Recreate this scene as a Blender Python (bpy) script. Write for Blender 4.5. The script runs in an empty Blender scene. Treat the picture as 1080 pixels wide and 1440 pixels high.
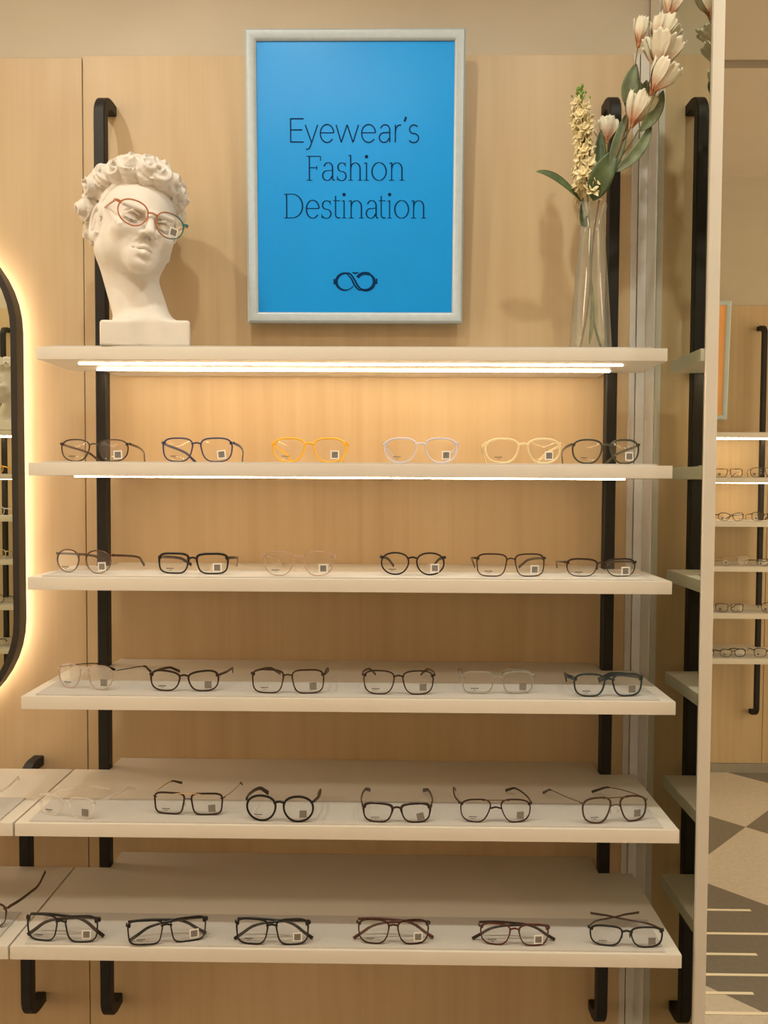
import bpy, bmesh, math, random
import numpy as np
from mathutils import Vector, Matrix, Euler
PI = math.pi
SC = bpy.context.scene
COL = SC.collection
random.seed(7)

# ------------------------------------------------------------------ camera
cam_d = bpy.data.cameras.new('camera')
cam = bpy.data.objects.new('camera', cam_d)
COL.objects.link(cam)
cam_d.sensor_fit = 'HORIZONTAL'
cam_d.sensor_width = 36.0
cam_d.lens = 36.0 * 1120.0 / 1080.0
cam_d.clip_start = 0.02
YAW, PITCH, ROLL = -0.0134, 0.0361, 0.0052
_f = Vector((math.sin(YAW) * math.cos(PITCH), math.cos(YAW) * math.cos(PITCH), -math.sin(PITCH)))
_r = Vector((math.cos(YAW), -math.sin(YAW), 0.0))
_u = _r.cross(_f)
_r2 = _r * math.cos(ROLL) + _u * math.sin(ROLL)
_u2 = -_r * math.sin(ROLL) + _u * math.cos(ROLL)
cam.matrix_world = Matrix(((_r2.x, _u2.x, -_f.x, 0.686), (_r2.y, _u2.y, -_f.y, -1.762), (_r2.z, _u2.z, -_f.z, 1.600), (0, 0, 0, 1)))
SC.camera = cam

# ------------------------------------------------------------------ world, lights, exposure
FLOOR_Z, CEIL_Z, OPP_Y = 0.083, 3.19, -2.62
world = bpy.data.worlds.new('world')
SC.world = world
world.use_nodes = True
world.node_tree.nodes['Background'].inputs['Color'].default_value = (1.0, 0.78, 0.50, 1)
world.node_tree.nodes['Background'].inputs['Strength'].default_value = 3.6
SC.view_settings.view_transform = 'Standard'
SC.view_settings.look = 'None'
SC.view_settings.gamma = 1.0
SC.view_settings.use_curve_mapping = False
SC.view_settings.exposure = -0.36
SC.cycles.transparent_max_bounces = 32
SPOT_COL = (0.97, 0.95, 0.80)
SPOT_W = 37.0
SPOTS = [(-0.42, -1.04, 0.10), (0.35, -1.04, 0.45), (1.16, -1.04, 0.98), (1.79, -1.00, 1.85)]      # x, y, aim x
LED_COL, LED_W = (1.0, 0.79, 0.53), 46.0
HALO_COL, HALO_W = (1.0, 0.78, 0.56), 20.0
FILL_COL, FILL_W = (1.0, 0.84, 0.66), 15.0  # ambient fill from the added panels

# ------------------------------------------------------------------ material helpers
def principled(name):
    m = bpy.data.materials.new(name)
    m.use_nodes = True
    return m, m.node_tree, m.node_tree.nodes['Principled BSDF']

def mat(name, col, rough=0.5, metal=0.0, spec=0.5, var=0.0, vscale=40.0, coat=0.0):
    m, nt, b = principled(name)
    b.inputs['Roughness'].default_value = rough
    b.inputs['Metallic'].default_value = metal
    b.inputs['Specular IOR Level'].default_value = spec
    if coat:
        b.inputs['Coat Weight'].default_value = coat
        b.inputs['Coat Roughness'].default_value = 0.08
    tc = nt.nodes.new('ShaderNodeTexCoord')
    no = nt.nodes.new('ShaderNodeTexNoise')
    no.inputs['Scale'].default_value = vscale
    no.inputs['Detail'].default_value = 3
    nt.links.new(tc.outputs['Object'], no.inputs['Vector'])
    cr = nt.nodes.new('ShaderNodeValToRGB')
    lo = [max(0, c * (1 - var)) for c in col]
    hi = [min(1, c * (1 + var)) for c in col]
    cr.color_ramp.elements[0].position = 0.3
    cr.color_ramp.elements[1].position = 0.7
    cr.color_ramp.elements[0].color = (*lo, 1)
    cr.color_ramp.elements[1].color = (*hi, 1)
    nt.links.new(no.outputs['Fac'], cr.inputs['Fac'])
    nt.links.new(cr.outputs['Color'], b.inputs['Base Color'])
    return m

def emis(name, col, strength):
    m = bpy.data.materials.new(name)
    m.use_nodes = True
    nt = m.node_tree
    nt.nodes.remove(nt.nodes['Principled BSDF'])
    e = nt.nodes.new('ShaderNodeEmission')
    e.inputs['Color'].default_value = (*col, 1)
    e.inputs['Strength'].default_value = strength
    nt.links.new(e.outputs[0], nt.nodes['Material Output'].inputs['Surface'])
    return m

def clear_mat(name, tint, alpha=0.12, gloss=0.08, rough=0.05, fres=1.45):
    """thin clear glass or plastic: mostly transparent, tinted, with fresnel gloss"""
    m = bpy.data.materials.new(name)
    m.use_nodes = True
    nt = m.node_tree
    b = nt.nodes['Principled BSDF']
    b.inputs['Base Color'].default_value = (*tint, 1)
    b.inputs['Roughness'].default_value = 0.35
    tr = nt.nodes.new('ShaderNodeBsdfTransparent')
    tr.inputs['Color'].default_value = (*[0.75 + 0.25 * c for c in tint], 1)
    gl = nt.nodes.new('ShaderNodeBsdfGlossy')
    gl.inputs['Roughness'].default_value = rough
    fr = nt.nodes.new('ShaderNodeLayerWeight')
    fr.inputs['Blend'].default_value = 0.5
    pw = nt.nodes.new('ShaderNodeMath')
    pw.operation = 'POWER'
    nt.links.new(fr.outputs['Facing'], pw.inputs[0])
    pw.inputs[1].default_value = 4.0
    ma = nt.nodes.new('ShaderNodeMath')
    ma.operation = 'MULTIPLY_ADD'
    nt.links.new(pw.outputs[0], ma.inputs[0])
    ma.inputs[1].default_value = 0.55
    ma.inputs[2].default_value = 0.035
    m1 = nt.nodes.new('ShaderNodeMixShader')
    m1.inputs[0].default_value = alpha
    nt.links.new(tr.outputs[0], m1.inputs[1])
    nt.links.new(b.outputs[0], m1.inputs[2])
    m2 = nt.nodes.new('ShaderNodeMixShader')
    ml = nt.nodes.new('ShaderNodeMath')
    ml.operation = 'MULTIPLY'
    ml.inputs[1].default_value = gloss / 0.08
    ml.use_clamp = True
    nt.links.new(ma.outputs[0], ml.inputs[0])
    nt.links.new(ml.outputs[0], m2.inputs[0])
    nt.links.new(m1.outputs[0], m2.inputs[1])
    nt.links.new(gl.outputs[0], m2.inputs[2])
    nt.links.new(m2.outputs[0], nt.nodes['Material Output'].inputs['Surface'])
    return m

def gradient_mat(name, c0, c1, axis, p0, p1, alpha0=1.0, alpha1=1.0, rough=0.25):
    """plastic whose own colour (and clearness) runs from c0 to c1 along a local axis"""
    m, nt, b = principled(name)
    b.inputs['Roughness'].default_value = rough
    tc = nt.nodes.new('ShaderNodeTexCoord')
    sp = nt.nodes.new('ShaderNodeSeparateXYZ')
    nt.links.new(tc.outputs['Object'], sp.inputs[0])
    mr = nt.nodes.new('ShaderNodeMapRange')
    mr.inputs['From Min'].default_value = p0
    mr.inputs['From Max'].default_value = p1
    nt.links.new(sp.outputs[axis], mr.inputs['Value'])
    cr = nt.nodes.new('ShaderNodeValToRGB')
    cr.color_ramp.elements[0].color = (*c0, 1)
    cr.color_ramp.elements[1].color = (*c1, 1)
    nt.links.new(mr.outputs[0], cr.inputs['Fac'])
    nt.links.new(cr.outputs['Color'], b.inputs['Base Color'])
    m2 = nt.nodes.new('ShaderNodeMapRange')
    m2.inputs['To Min'].default_value = alpha0
    m2.inputs['To Max'].default_value = alpha1
    nt.links.new(mr.outputs[0], m2.inputs['Value'])
    nt.links.new(m2.outputs[0], b.inputs['Alpha'])
    return m

def wood_mat(name, c0, c1, c2, rough=0.42):
    m, nt, b = principled(name)
    b.inputs['Roughness'].default_value = rough
    b.inputs['Specular IOR Level'].default_value = 0.35
    tc = nt.nodes.new('ShaderNodeTexCoord')
    mp = nt.nodes.new('ShaderNodeMapping')
    mp.inputs['Scale'].default_value = (26, 26, 1.1)
    nt.links.new(tc.outputs['Object'], mp.inputs['Vector'])
    n1 = nt.nodes.new('ShaderNodeTexNoise')
    n1.inputs['Scale'].default_value = 1.0
    n1.inputs['Detail'].default_value = 5
    n1.inputs['Distortion'].default_value = 0.6
    nt.links.new(mp.outputs[0], n1.inputs['Vector'])
    mp2 = nt.nodes.new('ShaderNodeMapping')
    mp2.inputs['Scale'].default_value = (120, 120, 2.2)
    nt.links.new(tc.outputs['Object'], mp2.inputs['Vector'])
    n2 = nt.nodes.new('ShaderNodeTexNoise')
    n2.inputs['Scale'].default_value = 1.0
    n2.inputs['Detail'].default_value = 3
    nt.links.new(mp2.outputs[0], n2.inputs['Vector'])
    mp3 = nt.nodes.new('ShaderNodeMapping')
    mp3.inputs['Scale'].default_value = (3.2, 3.2, 0.7)
    nt.links.new(tc.outputs['Object'], mp3.inputs['Vector'])
    n3 = nt.nodes.new('ShaderNodeTexNoise')
    n3.inputs['Scale'].default_value = 1.3
    n3.inputs['Detail'].default_value = 2
    nt.links.new(mp3.outputs[0], n3.inputs['Vector'])
    wv = nt.nodes.new('ShaderNodeTexWave')
    wv.wave_type = 'RINGS'
    wv.rings_direction = 'Y'
    wv.inputs['Scale'].default_value = 0.9
    wv.inputs['Distortion'].default_value = 9.0
    wv.inputs['Detail'].default_value = 2
    wv.inputs['Detail Scale'].default_value = 0.7
    mp4 = nt.nodes.new('ShaderNodeMapping')
    mp4.inputs['Scale'].default_value = (9, 9, 1.3)
    nt.links.new(tc.outputs['Object'], mp4.inputs['Vector'])
    nt.links.new(mp4.outputs[0], wv.inputs['Vector'])
    def mth(op, a, bb):
        x = nt.nodes.new('ShaderNodeMath')
        x.operation = op
        for i, v in ((0, a), (1, bb)):
            if isinstance(v, (int, float)):
                x.inputs[i].default_value = v
            else:
                nt.links.new(v, x.inputs[i])
        return x.outputs[0]
    s = mth('ADD', mth('MULTIPLY', n1.outputs['Fac'], 0.36), mth('MULTIPLY', n2.outputs['Fac'], 0.16))
    s = mth('ADD', s, mth('MULTIPLY', n3.outputs['Fac'], 0.48))
    s = mth('ADD', s, mth('MULTIPLY', wv.outputs['Fac'], 0.05))
    cr = nt.nodes.new('ShaderNodeValToRGB')
    e = cr.color_ramp.elements
    e[0].position, e[0].color = 0.36, (*c0, 1)
    e[1].position, e[1].color = 0.70, (*c2, 1)
    k = e.new(0.53)
    k.color = (*c1, 1)
    nt.links.new(s, cr.inputs['Fac'])
    nt.links.new(cr.outputs['Color'], b.inputs['Base Color'])
    return m

def tile_mat(name):
    """45 degree checker of warm white and grey polished tiles"""
    m, nt, b = principled(name)
    b.inputs['Roughness'].default_value = 0.16
    ge = nt.nodes.new('ShaderNodeNewGeometry')
    sp = nt.nodes.new('ShaderNodeSeparateXYZ')
    nt.links.new(ge.outputs['Position'], sp.inputs[0])
    def mth(op, a, bb=0.0):
        x = nt.nodes.new('ShaderNodeMath')
        x.operation = op
        for i, v in ((0, a), (1, bb)):
            if isinstance(v, (int, float)):
                x.inputs[i].default_value = v
            else:
                nt.links.new(v, x.inputs[i])
        return x.outputs[0]
    u = mth('DIVIDE', mth('SUBTRACT', mth('SUBTRACT', sp.outputs[0], sp.outputs[1]), 4.195), 0.873)
    v = mth('DIVIDE', mth('SUBTRACT', mth('ADD', sp.outputs[0], sp.outputs[1]), 0.309), 0.873)
    k = mth('MODULO', mth('ADD', mth('ADD', mth('FLOOR', u), mth('FLOOR', v)), 100.0), 2.0)
    no = nt.nodes.new('ShaderNodeTexNoise')
    no.inputs['Scale'].default_value = 60
    nt.links.new(ge.outputs['Position'], no.inputs['Vector'])
    mx = nt.nodes.new('ShaderNodeMix')
    mx.data_type = 'RGBA'
    nt.links.new(k, mx.inputs['Factor'])
    mx.inputs['A'].default_value = (0.215, 0.195, 0.175, 1)
    mx.inputs['B'].default_value = (0.66, 0.60, 0.53, 1)
    mx2 = nt.nodes.new('ShaderNodeMix')
    mx2.data_type = 'RGBA'
    mx2.blend_type = 'MULTIPLY'
    mx2.inputs['Factor'].default_value = 0.25
    nt.links.new(mx.outputs['Result'], mx2.inputs['A'])
    nt.links.new(no.outputs['Fac'], mx2.inputs['B'])
    nt.links.new(mx2.outputs['Result'], b.inputs['Base Color'])
    return m

M = {}
M['wood'] = wood_mat('birch_wood', (0.485, 0.345, 0.200), (0.535, 0.397, 0.238), (0.575, 0.437, 0.275))
M['plaster'] = mat('cream_plaster', (0.54, 0.48, 0.385), 0.9, var=0.03, vscale=6)
M['ceiling'] = mat('ceiling_paint', (0.60, 0.52, 0.43), 0.9, var=0.02, vscale=5)
M['slot'] = mat('grey_slot', (0.20, 0.19, 0.17), 0.7)
M['tile'] = tile_mat('checker_tile')
M['trim'] = mat('pale_trim', (0.60, 0.58, 0.54), 0.45, var=0.03)
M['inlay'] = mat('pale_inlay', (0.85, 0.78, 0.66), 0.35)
M['base'] = mat('grey_skirting', (0.30, 0.27, 0.23), 0.5, var=0.05)
M['post'] = mat('white_edge', (0.60, 0.56, 0.49), 0.4, var=0.02, vscale=8)
M['shelf'] = mat('shelf_lacquer', (0.70, 0.66, 0.59), 0.38, var=0.02, vscale=8)
M['mat'] = mat('grey_liner', (0.52, 0.495, 0.46), 0.75, var=0.04, vscale=300)
M['black'] = mat('black_rail_paint', (0.014, 0.012, 0.010), 0.5, spec=0.3, var=0.1, vscale=60)
M['frame_black'] = mat('black_mirror_frame', (0.016, 0.013, 0.011), 0.42, var=0.1)
M['silver'] = mat('brushed_silver_frame', (0.43, 0.50, 0.545), 0.40, metal=0.3, var=0.04, vscale=90)
M['blue'] = mat('blue_print', (0.003, 0.300, 0.840), 0.26, spec=0.3, var=0.03, vscale=5)
M['navy'] = mat('navy_ink', (0.003, 0.030, 0.110), 0.85, spec=0.1)
M['orange'] = mat('orange_print', (0.86, 0.42, 0.14), 0.3, var=0.03, vscale=5)
M['paleblue'] = mat('pale_blue_frame', (0.55, 0.66, 0.70), 0.4, var=0.03)
M['plasterwhite'] = mat('white_plaster_cast', (0.70, 0.66, 0.61), 0.62, var=0.04, vscale=25)
M['led'] = emis('led_strip', LED_COL, LED_W)
M['halo'] = emis('halo_strip', HALO_COL, HALO_W)
M['panel'] = emis('ceiling_panel_glow', FILL_COL, FILL_W)  # glow of the added fill panels
M['lampglow'] = emis('spot_lens_glow', (1.0, 0.85, 0.68), 4.0)
M['lens'] = clear_mat('clear_lens', (1.0, 1.0, 0.99), alpha=0.012, gloss=0.08, fres=1.38)
M['vase'] = clear_mat('vase_glass', (0.86, 0.90, 0.87), alpha=0.035, gloss=0.11, rough=0.02, fres=1.32)
M['sticker'] = mat('white_sticker', (0.80, 0.78, 0.74), 0.6)
M['patch'] = mat('grey_patch', (0.19, 0.175, 0.155), 0.7, var=0.5, vscale=600)
M['ink'] = mat('black_lens_ink', (0.03, 0.03, 0.03), 0.6)
M['green'] = mat('leaf_green', (0.075, 0.115, 0.045), 0.5, var=0.3, vscale=45)
M['leafback'] = mat('grey_green_leaf', (0.15, 0.19, 0.105), 0.55, var=0.3, vscale=45)
M['stem'] = mat('stem_green', (0.17, 0.20, 0.06), 0.5, var=0.25, vscale=60)
M['stembrown'] = mat('stem_brown', (0.20, 0.13, 0.06), 0.5, var=0.25, vscale=60)
M['budgreen'] = mat('bud_green', (0.20, 0.34, 0.05), 0.5, var=0.3, vscale=90)
M['cream'] = mat('cream_petal', (0.84, 0.74, 0.46), 0.6, var=0.14, vscale=60)
M['sepal'] = mat('rust_sepal', (0.42, 0.19, 0.08), 0.6, var=0.25, vscale=60)
# white petals: cream with a salmon flush at the base (the flower's own colour)
def petal_mat():
    m, nt, b = principled('white_petal')
    b.inputs['Roughness'].default_value = 0.6
    b.inputs['Subsurface Weight'].default_value = 0.0
    tc = nt.nodes.new('ShaderNodeTexCoord')
    sp = nt.nodes.new('ShaderNodeSeparateXYZ')
    nt.links.new(tc.outputs['Object'], sp.inputs[0])
    mr = nt.nodes.new('ShaderNodeMapRange')
    mr.inputs['From Min'].default_value = 0.0
    mr.inputs['From Max'].default_value = 0.055
    nt.links.new(sp.outputs[2], mr.inputs['Value'])
    no = nt.nodes.new('ShaderNodeTexNoise')
    no.inputs['Scale'].default_value = 90
    nt.links.new(tc.outputs['Object'], no.inputs['Vector'])
    ad = nt.nodes.new('ShaderNodeMath')
    ad.operation = 'MULTIPLY_ADD'
    nt.links.new(no.outputs['Fac'], ad.inputs[0])
    ad.inputs[1].default_value = 0.3
    nt.links.new(mr.outputs[0], ad.inputs[2])
    cr = nt.nodes.new('ShaderNodeValToRGB')
    e = cr.color_ramp.elements
    e[0].position, e[0].color = 0.22, (0.62, 0.30, 0.17, 1)
    e[1].position, e[1].color = 0.62, (0.80, 0.76, 0.62, 1)
    nt.links.new(ad.outputs[0], cr.inputs['Fac'])
    nt.links.new(cr.outputs['Color'], b.inputs['Base Color'])
    return m
M['petal'] = petal_mat()

def mirror_mat(name, tint):
    m, nt, b = principled(name)
    b.inputs['Base Color'].default_value = (*tint, 1)
    b.inputs['Metallic'].default_value = 1.0
    b.inputs['Roughness'].default_value = 0.0
    return m
M['mirror_side'] = mirror_mat('side_mirror', (0.66, 0.68, 0.58))
M['mirror_wall'] = mirror_mat('wall_mirror', (0.86, 0.86, 0.80))
M['mirror_oval'] = mirror_mat('round_mirror', (0.66, 0.70, 0.60))

# eyewear plastics and metals
def plastic(name, col, rough=0.28, var=0.05, vs=60): return mat(name, col, rough, var=var, vscale=vs, spec=0.4, coat=0.08)
E_ = {
 'brown': plastic('dark_brown_plastic', (0.026, 0.013, 0.008)),
 'brown2': plastic('brown_plastic', (0.055, 0.026, 0.014)),
 'black': plastic('black_plastic', (0.009, 0.008, 0.0075)),
 'matte': plastic('matte_black_plastic', (0.012, 0.011, 0.010), 0.5),
 'navy': plastic('navy_plastic', (0.012, 0.020, 0.085)),
 'yellow': plastic('amber_yellow_plastic', (0.80, 0.42, 0.030), 0.2),
 'olive': plastic('olive_plastic', (0.036, 0.036, 0.022)),
 'teal': plastic('dark_teal_plastic', (0.022, 0.034, 0.036), 0.4, 0.5, 300),
 'tort': plastic('tortoise_plastic', (0.036, 0.017, 0.008), 0.25, 0.85, 160),
 'gold': mat('gold_wire', (0.62, 0.40, 0.20), 0.3, metal=0.9),
 'bronze': mat('bronze_wire', (0.16, 0.085, 0.045), 0.35, metal=0.6),
 'red': plastic('reddish_brown_plastic', (0.080, 0.022, 0.017)),
 'gunmetal': mat('gunmetal', (0.05, 0.045, 0.04), 0.3, metal=0.7),
 'lav': clear_mat('lavender_clear_plastic', (0.72, 0.72, 0.86), alpha=0.62, gloss=0.10),
 'creamp': clear_mat('pale_yellow_clear_plastic', (0.92, 0.80, 0.50), alpha=0.70, gloss=0.10),
 'champ': clear_mat('champagne_clear_plastic', (0.62, 0.42, 0.33), alpha=0.42, gloss=0.12),
 'pinkc': clear_mat('pink_clear_plastic', (0.62, 0.48, 0.42), alpha=0.40, gloss=0.10),
 'greyc': clear_mat('grey_clear_plastic', (0.38, 0.37, 0.31), alpha=0.60, gloss=0.10),
 'clear': clear_mat('colourless_clear_plastic', (0.92, 0.88, 0.83), alpha=0.22, gloss=0.16),
 'fade': gradient_mat('brown_to_clear_plastic', (0.25, 0.20, 0.16), (0.075, 0.030, 0.016), 2, 0.006, 0.030, 0.62, 1.0),
 'teal_orange': gradient_mat('orange_to_teal_plastic', (0.52, 0.16, 0.05), (0.03, 0.17, 0.17), 0, 0.012, 0.050, 0.78, 0.95),
 'orangeclear': clear_mat('orange_clear_plastic', (0.60, 0.22, 0.08), alpha=0.78, gloss=0.10),
}

# ------------------------------------------------------------------ mesh helpers
class MB:
    """collects verts and faces of one mesh"""
    def __init__(s): s.v, s.f, s.mi = [], [], []
    def add(s, verts, faces, mi=0, T=None):
        o = len(s.v)
        s.v += [tuple(T @ Vector(p)) if T is not None else tuple(p) for p in verts]
        s.f += [tuple(i + o for i in f) for f in faces]
        s.mi += [mi] * len(faces)
        return s
    def box(s, a, b, mi=0, bev=0.0, T=None):
        if bev <= 0:
            x0, y0, z0 = a
            x1, y1, z1 = b
            V = [(x0, y0, z0), (x1, y0, z0), (x1, y1, z0), (x0, y1, z0), (x0, y0, z1), (x1, y0, z1), (x1, y1, z1), (x0, y1, z1)]
            F = [(0, 3, 2, 1), (4, 5, 6, 7), (0, 1, 5, 4), (1, 2, 6, 5), (2, 3, 7, 6), (3, 0, 4, 7)]
            return s.add(V, F, mi, T)
        bm = bmesh.new()
        bmesh.ops.create_cube(bm, size=1.0)
        for v in bm.verts:
            v.co = Vector([(a[i] + b[i]) / 2 + v.co[i] * (b[i] - a[i]) for i in range(3)])
        bmesh.ops.bevel(bm, geom=list(bm.edges), offset=bev, segments=2, profile=0.7, affect='EDGES')
        bm.verts.index_update()
        V = [tuple(v.co) for v in bm.verts]
        F = [tuple(v.index for v in f.verts) for f in bm.faces]
        bm.free()
        return s.add(V, F, mi, T)
    def prism(s, poly, z0, z1, mi=0, bev=0.0, T=None):
        """extrude an xy polygon (ccw) from z0 to z1"""
        bm = bmesh.new()
        vs = [bm.verts.new((x, y, z0)) for x, y in poly]
        f = bm.faces.new(vs)
        r = bmesh.ops.extrude_face_region(bm, geom=[f])
        for e in r['geom']:
            if isinstance(e, bmesh.types.BMVert):
                e.co.z = z1
        bmesh.ops.recalc_face_normals(bm, faces=bm.faces)
        if bev > 0:
            bmesh.ops.bevel(bm, geom=list(bm.edges), offset=bev, segments=2, profile=0.7, affect='EDGES')
        bm.verts.index_update()
        V = [tuple(v.co) for v in bm.verts]
        F = [tuple(v.index for v in g.verts) for g in bm.faces]
        bm.free()
        return s.add(V, F, mi, T)
    def sweep(s, path, prof, ref, closed=False, scales=None, mi=0, T=None):
        """sweep a closed 2d profile along path; ref = direction of the profile's second axis"""
        P = [Vector(p) for p in path]
        n, k = len(P), len(prof)
        V, F = [], []
        for i in range(n):
            if closed:
                t = (P[(i + 1) % n] - P[(i - 1) % n])
            else:
                t = P[min(i + 1, n - 1)] - P[max(i - 1, 0)]
            t.normalize()
            r = Vector(ref[i]) if isinstance(ref[0], (tuple, list, Vector)) else Vector(ref)
            a = t.cross(r)
            if a.length < 1e-6:
                a = t.cross(Vector((0.3, 0.5, 0.8)))
            a.normalize()
            b = a.cross(t).normalized()
            sa, sb = (1, 1) if scales is None else (scales[i] if isinstance(scales[i], (tuple, list)) else (scales[i], scales[i]))
            for (u, w) in prof:
                V.append(tuple(P[i] + a * u * sa + b * w * sb))
        m = n if closed else n - 1
        for i in range(m):
            j = (i + 1) % n
            for q in range(k):
                q2 = (q + 1) % k
                F.append((i * k + q, i * k + q2, j * k + q2, j * k + q))
        if not closed:
            F.append(tuple(range(k))[::-1])
            F.append(tuple((n - 1) * k + q for q in range(k)))
        return s.add(V, F, mi, T)
    def tube(s, path, r, k=8, closed=False, scales=None, mi=0, T=None):
        prof = [(r * math.cos(2 * PI * q / k), r * math.sin(2 * PI * q / k)) for q in range(k)]
        P = [Vector(p) for p in path]
        ref = None
        refs = []
        t0 = (P[1] - P[0]).normalized()
        ref = Vector((0, 0, 1)) if abs(t0.z) < 0.9 else Vector((1, 0, 0))
        for i in range(len(P)):
            t = (P[min(i + 1, len(P) - 1)] - P[max(i - 1, 0)]).normalized()
            ref = (ref - t * ref.dot(t))
            if ref.length < 1e-4:
                ref = t.orthogonal()
            ref.normalize()
            refs.append(tuple(ref))
        return s.sweep(P, prof, refs, closed, scales, mi, T)
    def lathe(s, prof, k=40, c=(0, 0, 0), mi=0, T=None):
        V, F = [], []
        for (r, z) in prof:
            for q in range(k):
                a = 2 * PI * q / k
                V.append((c[0] + r * math.cos(a), c[1] + r * math.sin(a), c[2] + z))
        for i in range(len(prof) - 1):
            for q in range(k):
                q2 = (q + 1) % k
                F.append((i * k + q, i * k + q2, (i + 1) * k + q2, (i + 1) * k + q))
        return s.add(V, F, mi, T)
    def ball(s, c, r, seg=12, rings=8, mi=0, T=None):
        r = (r, r, r) if isinstance(r, (int, float)) else r
        V, F = [(c[0], c[1], c[2] - r[2])], []
        for i in range(1, rings):
            ph = -PI / 2 + PI * i / rings
            for j in range(seg):
                th = 2 * PI * j / seg
                V.append((c[0] + r[0] * math.cos(ph) * math.cos(th), c[1] + r[1] * math.cos(ph) * math.sin(th), c[2] + r[2] * math.sin(ph)))
        V.append((c[0], c[1], c[2] + r[2]))
        for j in range(seg):
            F.append((0, 1 + (j + 1) % seg, 1 + j))
        for i in range(rings - 2):
            for j in range(seg):
                a = 1 + i * seg + j
                b = 1 + i * seg + (j + 1) % seg
                F.append((a, b, b + seg, a + seg))
        o = 1 + (rings - 2) * seg
        for j in range(seg):
            F.append((o + j, o + (j + 1) % seg, len(V) - 1))
        return s.add(V, F, mi, T)
    def mesh(s, name, smooth=False, mats=()):
        me = bpy.data.meshes.new(name)
        me.from_pydata(s.v, [], s.f)
        for m_ in mats:
            me.materials.append(m_)
        me.polygons.foreach_set('material_index', s.mi)
        me.polygons.foreach_set('use_smooth', [bool(smooth)] * len(s.f))
        me.update()
        if smooth == 'auto':
            bm = bmesh.new()
            bm.from_mesh(me)
            bmesh.ops.recalc_face_normals(bm, faces=bm.faces)
            for e in bm.edges:
                e.smooth = not (len(e.link_faces) == 2 and e.calc_face_angle(0) > math.radians(38))
            bm.to_mesh(me)
            bm.free()
        return me

def obj(name, mb, mats, parent=None, smooth='auto', loc=None, rot=None):
    if not isinstance(mats, (list, tuple)):
        mats = [mats]
    me = mb.mesh(name, smooth, mats) if isinstance(mb, MB) else mb
    o = bpy.data.objects.new(name, me)
    COL.objects.link(o)
    if parent is not None:
        o.parent = parent
    if loc is not None:
        o.location = loc
    if rot is not None:
        o.rotation_euler = rot
    return o

def empty(name, loc=(0, 0, 0), rot=(0, 0, 0)):
    o = bpy.data.objects.new(name, None)
    o.empty_display_size = 0.02
    COL.objects.link(o)
    o.location = loc
    o.rotation_euler = rot
    return o

def tag(o, label, cat, group=None):
    o['label'] = label
    o['category'] = cat
    if group:
        o['group'] = group
    return o

def struct(name, mb, mats, smooth=False):
    o = obj(name, mb, mats, smooth=smooth)
    o['kind'] = 'structure'
    return o

def copy_tree(o, parent=None):
    c = o.copy()
    COL.objects.link(c)
    c.parent = parent
    for ch in list(o.children):
        copy_tree(ch, c)
    return c

def catmull(pts, n=6, closed=False):
    P = [Vector(p) for p in pts]
    out = []
    N = len(P)
    rng = N if closed else N - 1
    for i in range(rng):
        p0 = P[(i - 1) % N] if closed or i > 0 else P[0] * 2 - P[1]
        p1, p2 = P[i], P[(i + 1) % N]
        p3 = P[(i + 2) % N] if closed or i + 2 < N else P[-1] * 2 - P[-2]
        for k in range(n):
            t = k / n
            out.append(0.5 * ((2 * p1) + (p2 - p0) * t + (2 * p0 - 5 * p1 + 4 * p2 - p3) * t * t + (3 * p1 - p0 - 3 * p2 + p3) * t ** 3))
    if not closed:
        out.append(P[-1])
    return out

# ------------------------------------------------------------------ room shell
WOOD_TOP = 2.528
MX = 1.231                                      # plane of the side mirror
struct('floor', MB().box((-3.2, OPP_Y - 0.1, FLOOR_Z - 0.05), (4.4, 0.25, FLOOR_Z)), M['tile'])
struct('ceiling', MB().box((-3.2, OPP_Y - 0.1, CEIL_Z), (4.4, -1.555, CEIL_Z + 0.06)).box((-3.2, -1.495, CEIL_Z), (4.4, 0.25, CEIL_Z + 0.06))
       .box((-3.2, -1.555, CEIL_Z + 0.03), (4.4, -1.495, CEIL_Z + 0.06), 1), [M['ceiling'], M['slot']])
struct('wall_back', MB().box((-3.2, 0.006, FLOOR_Z), (4.4, 0.12, CEIL_Z)), M['plaster'])
struct('wall_front', MB().box((-3.2, OPP_Y - 0.1, FLOOR_Z), (4.4, OPP_Y - 0.004, CEIL_Z)), M['plaster'])
# birch wall boards: flush panels with thin dark joints
n_trim = [0]
def board(x0, x1, y0, y1, z0=FLOOR_Z, z1=WOOD_TOP, m='wood'):
    n_trim[0] += 1
    return struct('trim_%d' % n_trim[0], MB().box((x0, y0, z0), (x1, y1, z1), bev=0.0012), M[m])
board(-2.402, -1.204, 0.001, 0.006, z1=WOOD_TOP - 0.004)
board(-1.200, -0.0025, 0.001, 0.006, z1=WOOD_TOP - 0.004)
board(0.0005, 1.1965, 0.000, 0.006)
board(1.1965, 1.2095, -0.004, 0.006, m='trim')
board(1.2112, MX - 0.0015, -0.007, 0.006, m='trim')
for k, (x0, x1) in enumerate(((-2.55, -1.352), (-1.350, -0.152), (-0.150, 0.198), (0.200, 1.428), (1.430, 2.628), (2.632, 3.83))):
    board(x0, x1, OPP_Y - 0.004, OPP_Y, z0=FLOOR_Z + 0.05)
struct('baseboard_front', MB().box((-3.2, OPP_Y - 0.004, FLOOR_Z), (4.4, OPP_Y + 0.004, FLOOR_Z + 0.048)), M['base'])

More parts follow.
